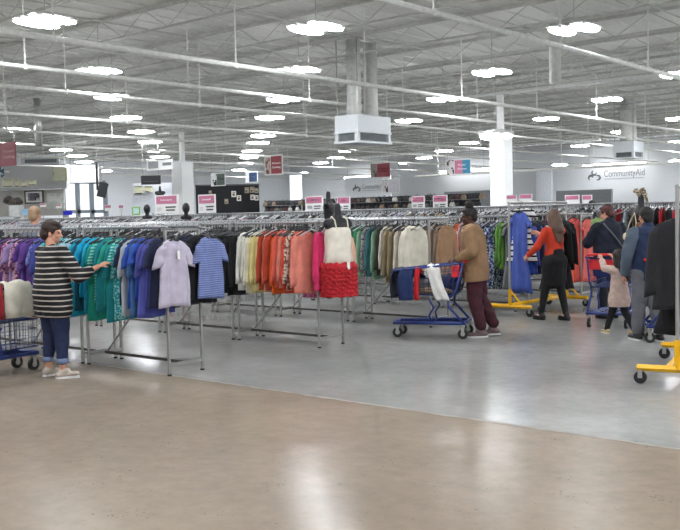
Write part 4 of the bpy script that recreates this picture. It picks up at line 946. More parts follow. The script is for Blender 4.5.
# ================================================================== SHOPPING CARTS
WIREB = mat('cart_wire', '2a376a', .35, .5); 
def wheel(parent, x, y, r_=.065):
    c = empty('wheel', (x, y, 0)); 
    bm = B(); tube(bm, [(-.017, 0, r_), (.017, 0, r_)], r_, 20); w_ = obj('wheel', bm, RUB, parent, False); w_.location = (x, y, 0)
    bpy.data.objects.remove(c)
    bm = B(); tube(bm, [(-.024, 0, r_), (.024, 0, r_)], r_*.45, 12); obj('hub', bm, STEEL, w_)
    bm = B(); box(bm, -.03, -.022, -.02, .02, r_-.01, .17); box(bm, .022, .03, -.02, .02, r_-.01, .17); box(bm, -.03, .03, -.025, .025, .155, .175); obj('fork', bm, STEEL, w_)
def cart(loc, rz, lb, lower=False):
    """heads along local +y, handle at -y"""
    r = empty('shopping_cart', loc, rz, lb, 'shopping cart')
    yr, yf = -.42, .46
    bm = B()      # base frame
    for s in (-1, 1):
        tube(bm, [(s*.27, yr-.02, .2), (s*.24, 0, .2), (s*.17, yf+.06, .19)], .022, 8)
        tube(bm, [(s*.27, yr, .2), (s*.265, yr+.2, .42), (s*.25, yr+.2, .52)], .017, 8); tube(bm, [(s*.25, yr+.2, .52), (s*.26, yr+.1, .62), (s*.27, yr+.0, .99)], .014, 8)
        tube(bm, [(s*.22, .02, .2), (s*.22, .04, .3), (s*.22, -.02, .4), (s*.22, .05, .52)], .014, 8)
    tube(bm, [(-.17, yf+.06, .19), (.17, yf+.06, .19)], .022, 8); tube(bm, [(-.27, yr, .2), (.27, yr, .2)], .02, 8)
    tube(bm, [(-.24, 0, .2), (.24, 0, .2)], .014, 8)
    obj('frame', bm, BLUEP, r, True)
    bm = B()      # lower tray grid
    for k in range(7): tube(bm, [(-.2+.4*k/6, yr+.03, .215), (-.14+.28*k/6, yf, .205)], .004, 4)
    obj('lower_tray', bm, WIREB, r)
    def P(u, v, t):  # u across -1..1, v along 0..1, t height 0..1 : tapered basket
        wt, wb = .29-.05*v, .23-.04*v
        zt = .97-.09*v; zb = .55+.03*v
        y0 = yr-.06+(.9+.02)*v if t > .5 else yr+.06+.74*v
        yt = yr+.03+.9*v; yb = yr+.16+.68*v
        return Vector((u*(wb+(wt-wb)*t), yb+(yt-yb)*t, zb+(zt-zb)*t))
    bm = B(); n = 13
    for t in (0, .2, .4, .6, .8, 1):
        rr = .009 if t in (0, 1) else .0035
        tube(bm, [P(-1, 0, t), P(1, 0, t), P(1, 1, t), P(-1, 1, t)], rr, 5, True)
    for k in range(n+1):
        v = k/n
        for u in (-1, 1): tube(bm, [P(u, v, 0), P(u, v, 1)], .0032, 4)
        tube(bm, [P(-1, v, 0), P(1, v, 0)], .0032, 4)
    for k in range(1, 9):
        u = -1+2*k/9
        tube(bm, [P(u, 0, 1), P(u, 0, 0), P(u, 1, 0), P(u, 1, 1)], .0032, 4)
    obj('basket', bm, WIREB, r)
    bm = B()
    a, b_, c, d = P(-.85, .0, .98), P(.85, .0, .98), P(.85, .02, .35), P(-.85, .02, .35)
    vs = [bm.verts.new(q+Vector((0, o_, 0))) for q in (a, b_, c, d) for o_ in (.02, .03)]
    for f in ((0, 2, 4, 6), (1, 7, 5, 3), (0, 1, 3, 2), (2, 3, 5, 4), (4, 5, 7, 6), (6, 7, 1, 0)): bm.faces.new([vs[i] for i in f])
    sp = obj('child_seat_back', bm, BLUEP, r)
    bm = B(); box(bm, -.27, .1, yr+.05, yr+.15, .8, .94); obj('seat_flap', bm, REDP, r)
    bm = B(); tube(bm, [(-.27, yr+.0, .99), (-.25, yr-.03, 1.01), (.25, yr-.03, 1.01), (.27, yr+.0, .99)], .018, 10); obj('handle', bm, REDP, r, True)
    bm = B(); tube(bm, [P(-1, 0, 1)+Vector((0, 0, .004)), P(-1, 1, 1)+Vector((0, 0, .004)), P(1, 1, 1)+Vector((0, 0, .004)), P(1, 0, 1)+Vector((0, 0, .004))], .013, 8); obj('basket_rim', bm, BLUEP, r)
    if lower:
        def P2(u, v, t): return Vector((u*(.24-.03*v), yr+.1+.82*v, .27+.3*t))
        bm = B()
        for t in (0, .33, .66, 1): tube(bm, [P2(-1, 0, t), P2(1, 0, t), P2(1, 1, t), P2(-1, 1, t)], .008 if t in (0, 1) else .0035, 5, True)
        for k in range(15):
            for u in (-1, 1): tube(bm, [P2(u, k/14, 0), P2(u, k/14, 1)], .0032, 4)
            tube(bm, [P2(-1, k/14, 0), P2(1, k/14, 0)], .0032, 4)
        for k in range(1, 8):
            for v in (0, 1): tube(bm, [P2(-1+k/4, v, 0), P2(-1+k/4, v, 1)], .0032, 4)
        obj('lower_basket', bm, WIREB, r)
    for s in (-1, 1): wheel(r, s*.25, yr+.02); wheel(r, s*.15, yf+.02)
    return r
cB = cart((-6.98, 10.16, 0), math.atan2(-.41, -.91)-PI/2, 'blue shopping cart heaped with clothes, pushed by the shopper in the tan coat')
cA = cart((-9.3, 5.08, 0), .08, 'blue shopping cart behind the striped shopper, cut by the left edge', True)
cC = cart((-5.5, 12.42, 0), .2, 'blue shopping cart with red handle pushed by the small child')
cD = cart((-4.15, 11.35, 0), -1.1, 'blue shopping cart mostly hidden behind the wheeled rack of black clothes')
def draped(name, root, pts, wdir, width, mt, label, cat, th=.012, wav=.012, seed=0, grp=None):
    """cloth strip following pts (local to the cart), width along wdir"""
    rn = random.Random(seed); n = len(pts); W = 9; wd = Vector(wdir).normalized(); bm = B(); G = {}
    P3 = [Vector(p) for p in pts]
    # resample
    Q = []
    for i in range(n-1):
        for k in range(4): Q.append(P3[i].lerp(P3[i+1], k/4))
    Q.append(P3[-1])
    for it in range(2): Q = [Q[0]]+[(Q[i-1]+Q[i]*2+Q[i+1])/4 for i in range(1, len(Q)-1)]+[Q[-1]]
    ph = rn.uniform(0, 6)
    for side in (0, 1):
        for i, q in enumerate(Q):
            d = (Q[min(i+1, len(Q)-1)]-Q[max(i-1, 0)]).normalized(); nr = d.cross(wd).normalized()
            for j in range(W):
                u = (j/(W-1)-.5)*2
                wv = wav*math.sin(u*5+ph+i*.3)+wav*.5*math.sin(u*11+ph*2)
                p = q+wd*(u*width/2*(1+.06*math.sin(i*.7+ph)))+nr*(wv+(th if side else -th)*(1-abs(u)**4*.8))
                G[side, i, j] = bm.verts.new(p)
    m_ = len(Q)
    for side in (0, 1):
        for i in range(m_-1):
            for j in range(W-1):
                f = [G[side, i, j], G[side, i, j+1], G[side, i+1, j+1], G[side, i+1, j]]; bm.faces.new(f if side else f[::-1])
    for i in range(m_-1):
        for j in (0, W-1): bm.faces.new([G[0, i, j], G[0, i+1, j], G[1, i+1, j], G[1, i, j]])
    for i in (0, m_-1):
        for j in range(W-1): bm.faces.new([G[0, i, j], G[0, i, j+1], G[1, i, j+1], G[1, i, j]])
    bmesh.ops.recalc_face_normals(bm, faces=bm.faces)
    o = obj(name, bm, mt, None, True); o.location = root.location; o.rotation_euler = root.rotation_euler
    tag(o, label, cat, grp); return o
X_, Y_ = (1, 0, 0), (0, 1, 0)
# cart B clothes : its front is +y, the side facing the camera is local -x? both sides used
draped('draped_coat', cB, [(0, .3, .8), (0, .48, .91), (0, .545, .84), (0, .55, .7), (0, .53, .52)], X_, .42, fab('2c3040'), 'dark navy garment draped over the front of the tan coat shopper\'s cart', 'clothes', .02)
draped('draped_jeans', cB, [(-0, .2, .78), (-0.2, .3, .92), (-0.275, .33, .85), (-0.3, .34, .7), (-0.29, .33, .5)], Y_, .2, fab('1d2f5c'), 'blue garment hanging over the front side corner of the loaded cart', 'clothes', .02, seed=2)
draped('red_strap', cB, [(-0.1, .16, .85), (-0.25, .18, .93), (-0.285, .18, .86), (-0.27, .2, .66), (-0.25, .2, .5)], Y_, .07, fab('c8222a'), 'bright red garment strip hanging over the side of the loaded cart', 'clothes', .014, seed=3)
draped('white_garment', cB, [(0.1, .02, .8), (-0.1, .0, .95), (-0.27, -.02, .94), (-0.295, -.05, .82), (-0.285, -.1, .62), (-0.27, -.15, .5)], Y_, .17, fab('dddcd8'), 'white garment hanging over the side of the loaded cart', 'clothes', .02, seed=4)
draped('dark_scarf', cB, [(0.1, -.1, .72), (-0, -.22, .78), (-0.1, -.3, .7), (-0.12, -.32, .62)], Y_, .14, fab('31333c'), 'dark garment lying in the loaded cart near its seat', 'clothes', .03, seed=5)
for nm, c, rad, cn, lb in (('grey_bag', (.08, .12, .7), (.14, .17, .12), '8f9093', 'pale grey bundled garment in the middle of the loaded cart'), ('tan_blanket', (.02, .0, .61), (.19, .3, .05), 'a08a72', 'tan folded garment on the bottom of the loaded cart'), ('navy_bundle', (.03, -.2, .7), (.15, .12, .12), '27345c', 'navy bundled garment by the seat of the loaded cart')):
    bm = B(); ell(bm, c, rad, n=24); rn = random.Random(len(nm))
    for v in bm.verts: v.co += Vector((math.sin(v.co.y*40), math.sin(v.co.x*37+v.co.z*30), math.sin(v.co.x*45)))*.008
    o = obj(nm, bm, fab(cn), None, True); o.location = cB.location; o.rotation_euler = cB.rotation_euler; tag(o, lb, 'clothes')
# cart A clothes draped over its right side
draped('cream_sweater', cA, [(0, .2, .86), (.15, .22, .97), (.27, .22, 1.0), (.315, .22, .9), (.32, .22, .62)], Y_, .34, fab('d8d4c4'), 'cream sweater draped over the side of the cart at the left edge', 'clothes', .02, seed=6)
draped('red_garment', cA, [(0, -.02, .86), (.15, -.02, .96), (.27, -.02, .99), (.32, -.02, .9), (.325, -.02, .62)], Y_, .1, fab('8d1f2a'), 'dark red garment next to the cream sweater on the cart', 'clothes', .018, seed=7)
draped('floral_garment', cA, [(0, -.2, .84), (.15, -.2, .94), (.27, -.2, .97), (.31, -.2, .88), (.32, -.2, .6)], Y_, .26, fab('23202f', 'blotch', '6f5068', 26), 'dark floral garment draped on the cart at the left edge', 'clothes', .02, seed=8)
# ================================================================== PEOPLE
def vec(*a): return Vector(a)
def hand(bm, w_, d, nrm, curl=.5, sc=1.0, side=1):
    """palm from wrist w_ along d; nrm = palm normal; four fingers and a thumb from the palm's side"""
    d = d.normalized(); nrm = (nrm-d*nrm.dot(d)).normalized(); s = d.cross(nrm).normalized()*side
    cap(bm, w_+d*.02*sc, w_+d*.072*sc, .03*sc, .036*sc, (nrm, .42))
    for k, (o_, ln) in enumerate(((-1.45, .058), (-.48, .07), (.48, .075), (1.45, .066))):
        b0 = w_+d*.085*sc+s*(o_*.0195*sc); d1 = (d*math.cos(curl*.6)+nrm*math.sin(curl*.6)+s*o_*.05).normalized(); d2 = (d*math.cos(curl*1.9)+nrm*math.sin(curl*1.9)).normalized()
        p1 = b0+d1*ln*.5*sc; p2 = p1+d2*ln*.5*sc
        cap(bm, b0-d*.02*sc, p1, .0085*sc, .0078*sc, n=8); cap(bm, p1, p2, .0078*sc, .0066*sc, n=8)
    t0 = w_+d*.03*sc+s*.026*sc; t1 = t0+(s*.8+d*.6+nrm*.3).normalized()*.034*sc; t2 = t1+(d*.9+nrm*.45+s*.1).normalized()*.028*sc
    cap(bm, t0, t1, .0125*sc, .0095*sc, n=8); cap(bm, t1, t2, .0095*sc, .008*sc, n=8)
def head_shapes(bm, c, R, k=1.0):
    """c = centre of the skull, R = head rotation (face towards +y)"""
    def q(x, y, z): return c+R@Vector((x*k, y*k, z*k))
    ell(bm, q(0, -.012, .02), (.074*k, .093*k, .092*k), R); ell(bm, q(0, .022, -.045), (.056*k, .066*k, .07*k), R)
    cap(bm, q(0, .03, -.088), q(0, .062, -.088), .03*k, .02*k, n=10)     # chin
    cap(bm, q(0, .078, .01), q(0, .104, -.028), .009*k, .0135*k, n=8)    # nose
    for s in (-1, 1):
        cap(bm, q(s*.045, .068, .026), q(s*.014, .082, .022), .009*k, .009*k, n=8)       # brow
        cap(bm, q(s*.04, .058, -.028), q(s*.03, .06, -.04), .022*k, .02*k, n=8)          # cheek
        ell(bm, q(s*.077, -.008, -.014), (.011*k, .018*k, .031*k), R @ Matrix.Rotation(s*.3, 3, 'Z'), 10)
    cap(bm, q(-.02, .082, -.058), q(.02, .082, -.058), .0085*k, .0085*k, n=8)
    return q
def person(label, loc, rz, P, skin, h=1.0, vox=.0065):
    """P: joints in metres for a 1.7 m figure, facing +y"""
    r = empty('person', loc, rz, label, 'person'); r.scale = (h, h, h)
    bm = B(); J = P
    R = Euler((J.get('tilt', 0), J.get('roll', 0), J.get('turn', 0))).to_matrix()
    q = head_shapes(bm, J['head'], R, J.get('hk', 1))
    cap(bm, J['neck']-vec(0, 0, .05), J['head']-vec(0, 0, .05)+R@vec(0, -.02, 0), .055, .052)
    cap(bm, J['chest']+vec(-.1, 0, .08), J['chest']+vec(.1, 0, .08), .075, .075, (vec(0, 1, 0), .9)); cap(bm, J['chest'], J['hip']+vec(0, 0, .1), .125, .12, (vec(0, 1, 0), .75))
    cap(bm, J['hip']+vec(-.07, 0, 0), J['hip']+vec(.07, 0, 0), .11, .11, (vec(0, 1, 0), .9))
    for s, a in ((-1, 'l'), (1, 'r')):
        sh, el, wr = J['sh'+a], J['el'+a], J['wr'+a]
        cap(bm, sh, el, .05, .04); cap(bm, el, wr, .04, .026)
        hd = J.get('hd'+a, (wr-el).normalized()); hand(bm, wr, hd, J.get('hn'+a, vec(-s, 0, 0)), J.get('curl'+a, .5), J.get('handk', 1), -s)
        hp, kn, an = J['hip']+vec(s*.09, 0, -.02), J['kn'+a], J['an'+a]
        cap(bm, hp, kn, .085, .056); cap(bm, kn, kn.lerp(an, .35), .054, .055); cap(bm, kn.lerp(an, .35), an, .054, .036)
        fd = J.get('fd'+a, vec(0, 1, 0)).normalized(); cap(bm, an-vec(0, 0, .03)-fd*.02, an-vec(0, 0, .055)+fd*.12, .036, .026, (vec(0, 0, 1), .8))
    body = blob('body', bm, skin, r, vox, 2)
    bm = B()
    for s in (-1, 1): ell(bm, q(s*.031, .074, .004), (.011, .007, .006), R, 8)
    obj('eyes', bm, mat('eye_dark', '1c1614', .3), body, True)
    bm = B(); cap(bm, q(-.017, .0885, -.0585), q(.017, .0885, -.0585), .005, .005, n=6); obj('lips', bm, mat('lip_rose', '8a4a44', .5), body, True)
    return r, q, R
def cloth(root, name, mt, caps, vox=.011, folds=.004, smooth=3, trim=None):
    bm = B()
    for c in caps: cap(bm, *c)
    o = blob(name, bm, mt, root, vox, smooth)
    if folds:
        me = o.data; n = len(me.vertices); co = np.empty(n*3, 'f'); me.vertices.foreach_get('co', co); co = co.reshape(-1, 3)
        no = np.empty(n*3, 'f'); me.vertices.foreach_get('normal', no); no = no.reshape(-1, 3)
        d = np.sin(co[:, 0]*31+co[:, 2]*9+np.sin(co[:, 2]*17)*1.5)*.5+np.sin(co[:, 2]*43+co[:, 0]*12+np.sin(co[:, 1]*29)*2)*.5
        co = co+no*(d*folds)[:, None]
        if trim is not None:
            lo = co[:, 2] < trim; co[lo, 2] = trim+(co[lo, 2]-trim)*.04
        me.vertices.foreach_set('co', co.astype('f').ravel()); me.update()
    return o
def shoe(root, name, an, fd, mt, sole_mt, ln=.17, heel=0, hi=0.):
    fd = fd.normalized(); bm = B(); g = vec(an.x, an.y, .045)
    cap(bm, g-fd*.045, g+fd*ln*.9, .042, .034, (vec(0, 0, 1), .85)); cap(bm, g-fd*.03+vec(0, 0, .01), g+fd*.03+vec(0, 0, .04+hi), .042, .045)
    s = blob(name, bm, mt, root, .007, 2)
    bm = B(); w_ = fd.cross(vec(0, 0, 1)); N = 20; rings = []
    for z in (.001+heel*.0, .022):
        rings.append([g*1.0+vec(0, 0, z-.045)+fd*(ln*.3+(ln*.5+.052)*math.cos(a))+w_*(.041-.004*math.cos(a))*math.sin(a) for a in [2*PI*k/N for k in range(N)]])
    loft(bm, rings); obj('sole', bm, sole_mt, s)
    return s
Z1 = vec(0, 0, 1); XA = vec(1, 0, 0); YA = vec(0, 1, 0)
# ---- shopper in the striped tunic
STRIPE = mat('striped_knit', '0f0f12', .85, pat='stripe', col2='b9b2aa', scale=1/.058)
for n_ in STRIPE.node_tree.nodes:
    if n_.type == 'MATH' and n_.operation == 'GREATER_THAN': n_.inputs[1].default_value = .75
    if n_.type == 'MATH' and n_.operation == 'MULTIPLY' and abs(n_.inputs[1].default_value-.55) < .01: n_.inputs[1].default_value = .35
SKL = mat('skin_light', 'c9957c', .55, noise=.04); SKD = mat('skin_deep', '4f3226', .5, noise=.05); SKM = mat('skin_medium', 'b9846a', .55, noise=.04)
J = dict(head=vec(.0, .03, 1.575), neck=vec(0, 0, 1.44), chest=vec(0, 0, 1.25), hip=vec(0, 0, .92), turn=-.8, tilt=-.15,
 shl=vec(-.18, 0, 1.36), ell=vec(-.23, .1, 1.1), wrl=vec(-.15, .3, 1.08), shr=vec(.18, .02, 1.36), elr=vec(.33, .12, 1.1), wrr=vec(.38, .34, 1.2), hnl=vec(1, 0, 0), hnr=vec(-.3, 0, -1), curlr=.6,
 knl=vec(-.1, .03, .5), anl=vec(-.13, .0, .1), knr=vec(.1, .03, .5), anr=vec(.15, .0, .1), fdl=vec(-.1, 1, 0), fdr=vec(.5, .9, 0))
wl_, q, R = person('person in black tunic with white stripes and cuffed jeans, reaching for teal tops', at(59, 377)+vec(-.03, -.02, 0), .0, J, SKL, .96)
bm = B(); ell(bm, q(0, -.03, .05), (.092, .104, .094), R); ell(bm, q(0, -.07, -.01), (.08, .065, .085), R); ell(bm, q(.03, .02, .1), (.055, .06, .035), R); ell(bm, q(0, .045, .078), (.06, .05, .036), R); ell(bm, q(0, -.045, .11), (.05, .06, .03), R)
for s in (-1, 1): ell(bm, q(s*.066, .0, .03), (.02, .04, .045), R)
for v in bm.verts: v.co += vec(math.sin(v.co.z*90), math.sin(v.co.x*95), math.sin(v.co.y*80))*.003
blob('short_hair', bm, mat('hair_dark_brown', '33231d', .6, noise=.25), wl_, .007, 1)
cloth(wl_, 'striped_tunic', STRIPE, [(vec(-.12, 0, 1.345), vec(.12, 0, 1.345), .082, .082, (YA, 1)), (vec(0, 0, 1.39), vec(0, 0, 1.3), .08, .13, (YA, .8)), (vec(0, 0, 1.24), vec(0, 0, .98), .2, .25, (YA, .74)), (vec(0, 0, .98), vec(0, 0, .9), .25, .262, (YA, .74)), (vec(-.13, 0, .9), vec(-.145, 0, .74), .13, .13), (vec(.13, 0, .9), vec(.145, 0, .74), .13, .13), (vec(-.05, 0, .9), vec(-.05, 0, .73), .16, .15), (vec(.05, 0, .9), vec(.05, 0, .73), .16, .15),
  (J['shl'], J['ell'], .078, .062), (J['ell'], J['ell'].lerp(J['wrl'], .8), .06, .05), (J['shr'], J['elr'], .085, .075), (J['elr'], J['elr'].lerp(J['wrr'], .5), .075, .062)], .011, .003, 3, .66)
JEAN = fab('1c2748')
cloth(wl_, 'jeans', JEAN, [(vec(-.08, 0, .86), vec(.08, 0, .86), .12, .12), (vec(-.09, 0, .86), J['knl'], .13, .09), (J['knl'], vec(-.125, .0, .2), .088, .06), (vec(.09, 0, .86), J['knr'], .13, .09), (J['knr'], vec(.14, 0, .2), .088, .06)], .01, .004)
for s, x in ((-1, -.127), (1, .144)):
    bm = B(); tube(bm, [(x, 0, .165), (x, 0, .17), (x, 0, .215), (x, 0, .22)], [.055, .064, .064, .055], 20); obj('jeans_cuff', bm, fab('6c7e9e'), wl_, True)
CANV = fab('b3a89b')
for a in 'lr': shoe(wl_, 'canvas_shoe', J['an'+a], J['fd'+a], CANV, WHITEP, .15)
# ---- shopper in the tan coat pushing the loaded cart (faces the cart: local +y)
cr = cB.rotation_euler.z; dirv = vec(-math.sin(cr), math.cos(cr), 0)
J = dict(head=vec(.0, .03, 1.575), neck=vec(0, 0, 1.45), chest=vec(0, 0, 1.26), hip=vec(0, -.02, .94), turn=.25, tilt=-.05,
 shl=vec(-.19, 0, 1.37), ell=vec(-.29, -.02, 1.12), wrl=vec(-.2, .2, 1.04), shr=vec(.19, 0, 1.37), elr=vec(.29, -.02, 1.12), wrr=vec(.2, .2, 1.04), hnl=vec(0, 0, -1), hnr=vec(0, 0, -1), hdl=vec(0, 1, -.05), hdr=vec(0, 1, -.05), curll=.9, curlr=.9,
 knl=vec(-.09, .03, .5), anl=vec(-.09, -.02, .1), knr=vec(.09, -.02, .5), anr=vec(.1, -.16, .1), fdl=vec(0, 1, 0), fdr=vec(.1, 1, 0))
mpos = cB.location-dirv*.6; mpos.z = 0
mp, q, R = person('person in tan coat and maroon trousers, hair in a topknot, pushing the loaded cart', mpos, cr, J, SKD, 1.0)
HBK = mat('hair_black', '16110f', .7, noise=.2)
bm = B(); ell(bm, q(0, -.025, .04), (.084, .1, .088), R); ell(bm, q(0, -.06, -.02), (.07, .055, .065), R); ell(bm, q(0, .03, .08), (.06, .055, .03), R); ell(bm, q(0, -.03, .155), (.062, .062, .055), R); cap(bm, q(0, -.03, .09), q(0, -.03, .14), .035, .035)
for v in bm.verts: v.co += vec(math.sin(v.co.z*150), math.sin(v.co.x*160), math.sin(v.co.y*140))*.003
blob('topknot_hair', bm, HBK, mp, .007, 1)
mp.rotation_euler.x = -.07
COAT = fab('86684b')
coat = cloth(mp, 'tan_coat', COAT, [(vec(-.13, 0, 1.35), vec(.13, 0, 1.35), .1, .1), (vec(0, 0, 1.42), vec(0, 0, 1.32), .085, .14, (YA, .8)), (vec(0, 0, 1.28), vec(0, 0, 1.0), .215, .225, (YA, .78)), (vec(0, 0, 1.0), vec(0, 0, .86), .225, .235, (YA, .78)), (vec(-.1, 0, .82), vec(-.1, 0, .7), .145, .15), (vec(.1, 0, .82), vec(.1, 0, .7), .145, .15), (vec(0, 0, .82), vec(0, 0, .7), .17, .17),
  (J['shl'], J['ell'], .092, .082), (J['ell'], J['ell'].lerp(J['wrl'], .82), .082, .06), (J['shr'], J['elr'], .092, .082), (J['elr'], J['elr'].lerp(J['wrr'], .82), .082, .06)], .011, .006, 3, .74)
bm = B(); tube(bm, [(0.09*math.cos(a), .02+.085*math.sin(a), 1.44+.012*math.cos(2*a)) for a in [PI/2+.25+(2*PI-.5)*k/16 for k in range(17)]], .026, 8); obj('collar', bm, fab('a88a68'), coat, True)
bm = B(); box(bm, -.006, .006, .18, .192, .8, 1.36); obj('zip_placket', bm, fab('7f6348'), coat)
cloth(mp, 'maroon_trousers', fab('3d1622'), [(vec(-.08, -.02, .84), vec(.08, -.02, .84), .13, .13), (vec(-.09, 0, .84), J['knl'], .12, .095), (J['knl'], J['anl']+vec(0, 0, .06), .092, .078), (vec(.09, -.01, .84), J['knr'], .12, .095), (J['knr'], J['anr']+vec(0, 0, .06), .092, .078)], .01, .006)
for a in 'lr': shoe(mp, 'sneaker', J['an'+a], J['fd'+a], fab('6d5a5c'), WHITEP, .17)
# ---- shopper in the orange top
J = dict(head=vec(.0, .03, 1.56), neck=vec(0, 0, 1.44), chest=vec(0, 0, 1.25), hip=vec(0, -.01, .93), turn=-.1, tilt=-.12,
 shl=vec(-.17, 0, 1.35), ell=vec(-.24, .12, 1.11), wrl=vec(-.22, .34, .98), shr=vec(.17, .02, 1.35), elr=vec(.2, .25, 1.25), wrr=vec(.16, .47, 1.3), hnl=vec(1, 0, 0), hnr=vec(-1, 0, 0),
 knl=vec(-.11, .08, .5), anl=vec(-.12, .17, .1), knr=vec(.1, -.02, .5), anr=vec(.1, -.13, .1), fdl=vec(-.1, 1, 0), fdr=vec(0, 1, 0))
opos = (at(539, 319)+at(569, 321))/2+vec(.02, 0, 0); opos.z = 0
op, q, R = person('person with long brown hair in orange top and black skirt, reaching for a rack', opos, 1.25, J, SKL, .98)
HBR = mat('hair_brown_blond', '5a4334', .6, noise=.35)
bm = B(); ell(bm, q(0, -.025, .03), (.086, .1, .092), R); cap(bm, q(0, -.07, 0), q(0, -.1, -.2), .092, .11, (YA, .6)); cap(bm, q(0, -.1, -.2), q(.0, -.115, -.34), .11, .07, (YA, .5))
for s in (-1, 1): cap(bm, q(s*.07, -.01, .0), q(s*.085, -.05, -.2), .026, .03)
for v in bm.verts: v.co += vec(math.sin(v.co.z*20), math.sin(v.co.x*120), 0)*.004
blob('long_hair', bm, HBR, op, .008, 1)
OR_ = fab('c0371f')
cloth(op, 'orange_top', OR_, [(vec(-.11, 0, 1.34), vec(.11, 0, 1.34), .078, .078), (vec(0, 0, 1.37), vec(0, 0, 1.3), .07, .12, (YA, .8)), (vec(0, 0, 1.26), vec(0, 0, 1.1), .165, .15, (YA, .74)), (vec(0, 0, 1.1), vec(0, 0, 1.0), .15, .17, (YA, .76)),
  (J['shl'], J['ell'], .068, .056), (J['ell'], J['ell'].lerp(J['wrl'], .9), .056, .042), (J['shr'], J['elr'], .068, .056), (J['elr'], J['elr'].lerp(J['wrr'], .6), .056, .045)], .01, .004)
BKF = fab('0b0b0e')
cloth(op, 'black_skirt', BKF, [(vec(0, -.01, 1.0), vec(0, -.01, .92), .155, .19, (YA, .85)), (vec(-.065, -.02, .9), vec(.065, -.02, .9), .135, .135), (vec(-.08, 0, .88), vec(-.08, .04, .56), .135, .1), (vec(.08, 0, .88), vec(.08, -.01, .56), .135, .1), (vec(0, 0, .88), vec(0, 0, .52), .15, .13)], .011, .004, 3, .52)
cloth(op, 'black_tights', mat('tights_black', '0b0b0d', .75), [(vec(-.09, 0, .8), J['knl'], .1, .07), (J['knl'], J['anl'], .07, .045), (vec(.09, 0, .8), J['knr'], .1, .07), (J['knr'], J['anr'], .07, .045)], .009, .0)
for a in 'lr': shoe(op, 'ankle_boot', J['an'+a], J['fd'+a], mat('boot_black', '141315', .4), RUB, .14, hi=.09)
# ---- shopper in the navy coat behind the small cart
J = dict(head=vec(.0, .05, 1.57), neck=vec(0, .01, 1.44), chest=vec(0, 0, 1.25), hip=vec(0, -.01, .93), turn=.5, tilt=-.3,
 shl=vec(-.19, 0, 1.35), ell=vec(-.27, .14, 1.12), wrl=vec(-.14, .34, 1.12), shr=vec(.19, 0, 1.35), elr=vec(.27, .1, 1.1), wrr=vec(.14, .32, 1.08), hnl=vec(1, 0, 0), hnr=vec(-1, 0, 0),
 knl=vec(-.09, .03, .5), anl=vec(-.1, 0, .1), knr=vec(.09, .03, .5), anr=vec(.1, 0, .1), fdl=vec(-.1, 1, 0), fdr=vec(.1, 1, 0))
bp_ = atd(609, 300, 13.9); bp_.z = 0
bpn, q, R = person('person with short reddish hair in a navy coat, looking down behind the small cart', bp_, 1.0, J, SKL, 1.0)
bm = B(); ell(bm, q(0, -.025, .035), (.09, .105, .094), R); ell(bm, q(0, -.07, -.03), (.075, .055, .075), R); ell(bm, q(0, .035, .08), (.065, .05, .035), R)
for v in bm.verts: v.co += vec(math.sin(v.co.z*110), math.sin(v.co.x*120), math.sin(v.co.y*100))*.004
blob('short_hair', bm, mat('hair_auburn', '4a2520', .6, noise=.3), bpn, .008, 1)
NAVYF = fab('141a2a')
nc = cloth(bpn, 'navy_coat', NAVYF, [(vec(-.14, 0, 1.34), vec(.14, 0, 1.34), .095, .095), (vec(0, -.02, 1.42), vec(0, 0, 1.3), .09, .14, (YA, .85)), (vec(0, 0, 1.26), vec(0, 0, .95), .22, .225, (YA, .8)), (vec(0, 0, .95), vec(0, 0, .85), .225, .22, (YA, .8)),
  (J['shl'], J['ell'], .09, .08), (J['ell'], J['ell'].lerp(J['wrl'], .85), .08, .058), (J['shr'], J['elr'], .09, .08), (J['elr'], J['elr'].lerp(J['wrr'], .85), .08, .058)], .011, .007)
bm = B(); tube(bm, [(-.16, -.12, 1.42), (0, -.2, 1.2), (.17, -.19, 1.0)], .012, 6); obj('bag_strap', bm, fab('6a6c74'), nc)
cloth(bpn, 'dark_trousers', fab('1d1f28'), [(vec(-.09, 0, .84), J['knl'], .12, .085), (J['knl'], J['anl']+vec(0, 0, .05), .083, .065), (vec(.09, 0, .84), J['knr'], .12, .085), (J['knr'], J['anr']+vec(0, 0, .05), .083, .065)], .011, .004)
for a in 'lr': shoe(bpn, 'dark_shoe', J['an'+a], J['fd'+a], mat('boot_black', '141315', .4), RUB, .16)
gl = q(0, .33, -.12)
gpos = Matrix.Translation(bpn.location) @ Matrix.Rotation(1.0, 4, 'Z') @ vec(.1, .46, 1.56)
garment('jacket', gpos, 1.3, fab('97b075'), 'pale green jacket held up by the person in the navy coat', None, (.5, 1, .5))
# ---- small child at the cart
k = .63
J = dict(head=vec(.0, .03, 1.545), neck=vec(0, 0, 1.36), chest=vec(0, 0, 1.18), hip=vec(0, -.01, .84), turn=.1, tilt=-.1, hk=1.32, handk=1.15,
 shl=vec(-.15, 0, 1.3), ell=vec(-.2, .2, 1.32), wrl=vec(-.13, .38, 1.5), shr=vec(.15, 0, 1.3), elr=vec(.22, .18, 1.3), wrr=vec(.16, .36, 1.5), hnl=vec(0, 0, -1), hnr=vec(0, 0, -1),
 knl=vec(-.1, .1, .45), anl=vec(-.12, .24, .1), knr=vec(.1, -.04, .45), anr=vec(.1, -.3, .13), fdl=vec(0, 1, 0), fdr=vec(0, 1, 0))
cpos = (at(604, 335)+at(632, 333))/2+vec(.02, 0, 0); cpos.z = 0
ch, q, R = person('small child with long dark hair in a pale pink coat, hands on the cart handle', cpos, 1.1, J, SKL, k*1.03, .008)
bm = B(); ell(bm, q(0, -.022, .03), (.088*1.32, .102*1.32, .094*1.32), R); cap(bm, q(0, -.07, 0), q(0, -.1, -.2), .12, .12, (YA, .6)); cap(bm, q(0, -.1, -.2), q(.03, -.13, -.34), .12, .06, (YA, .6))
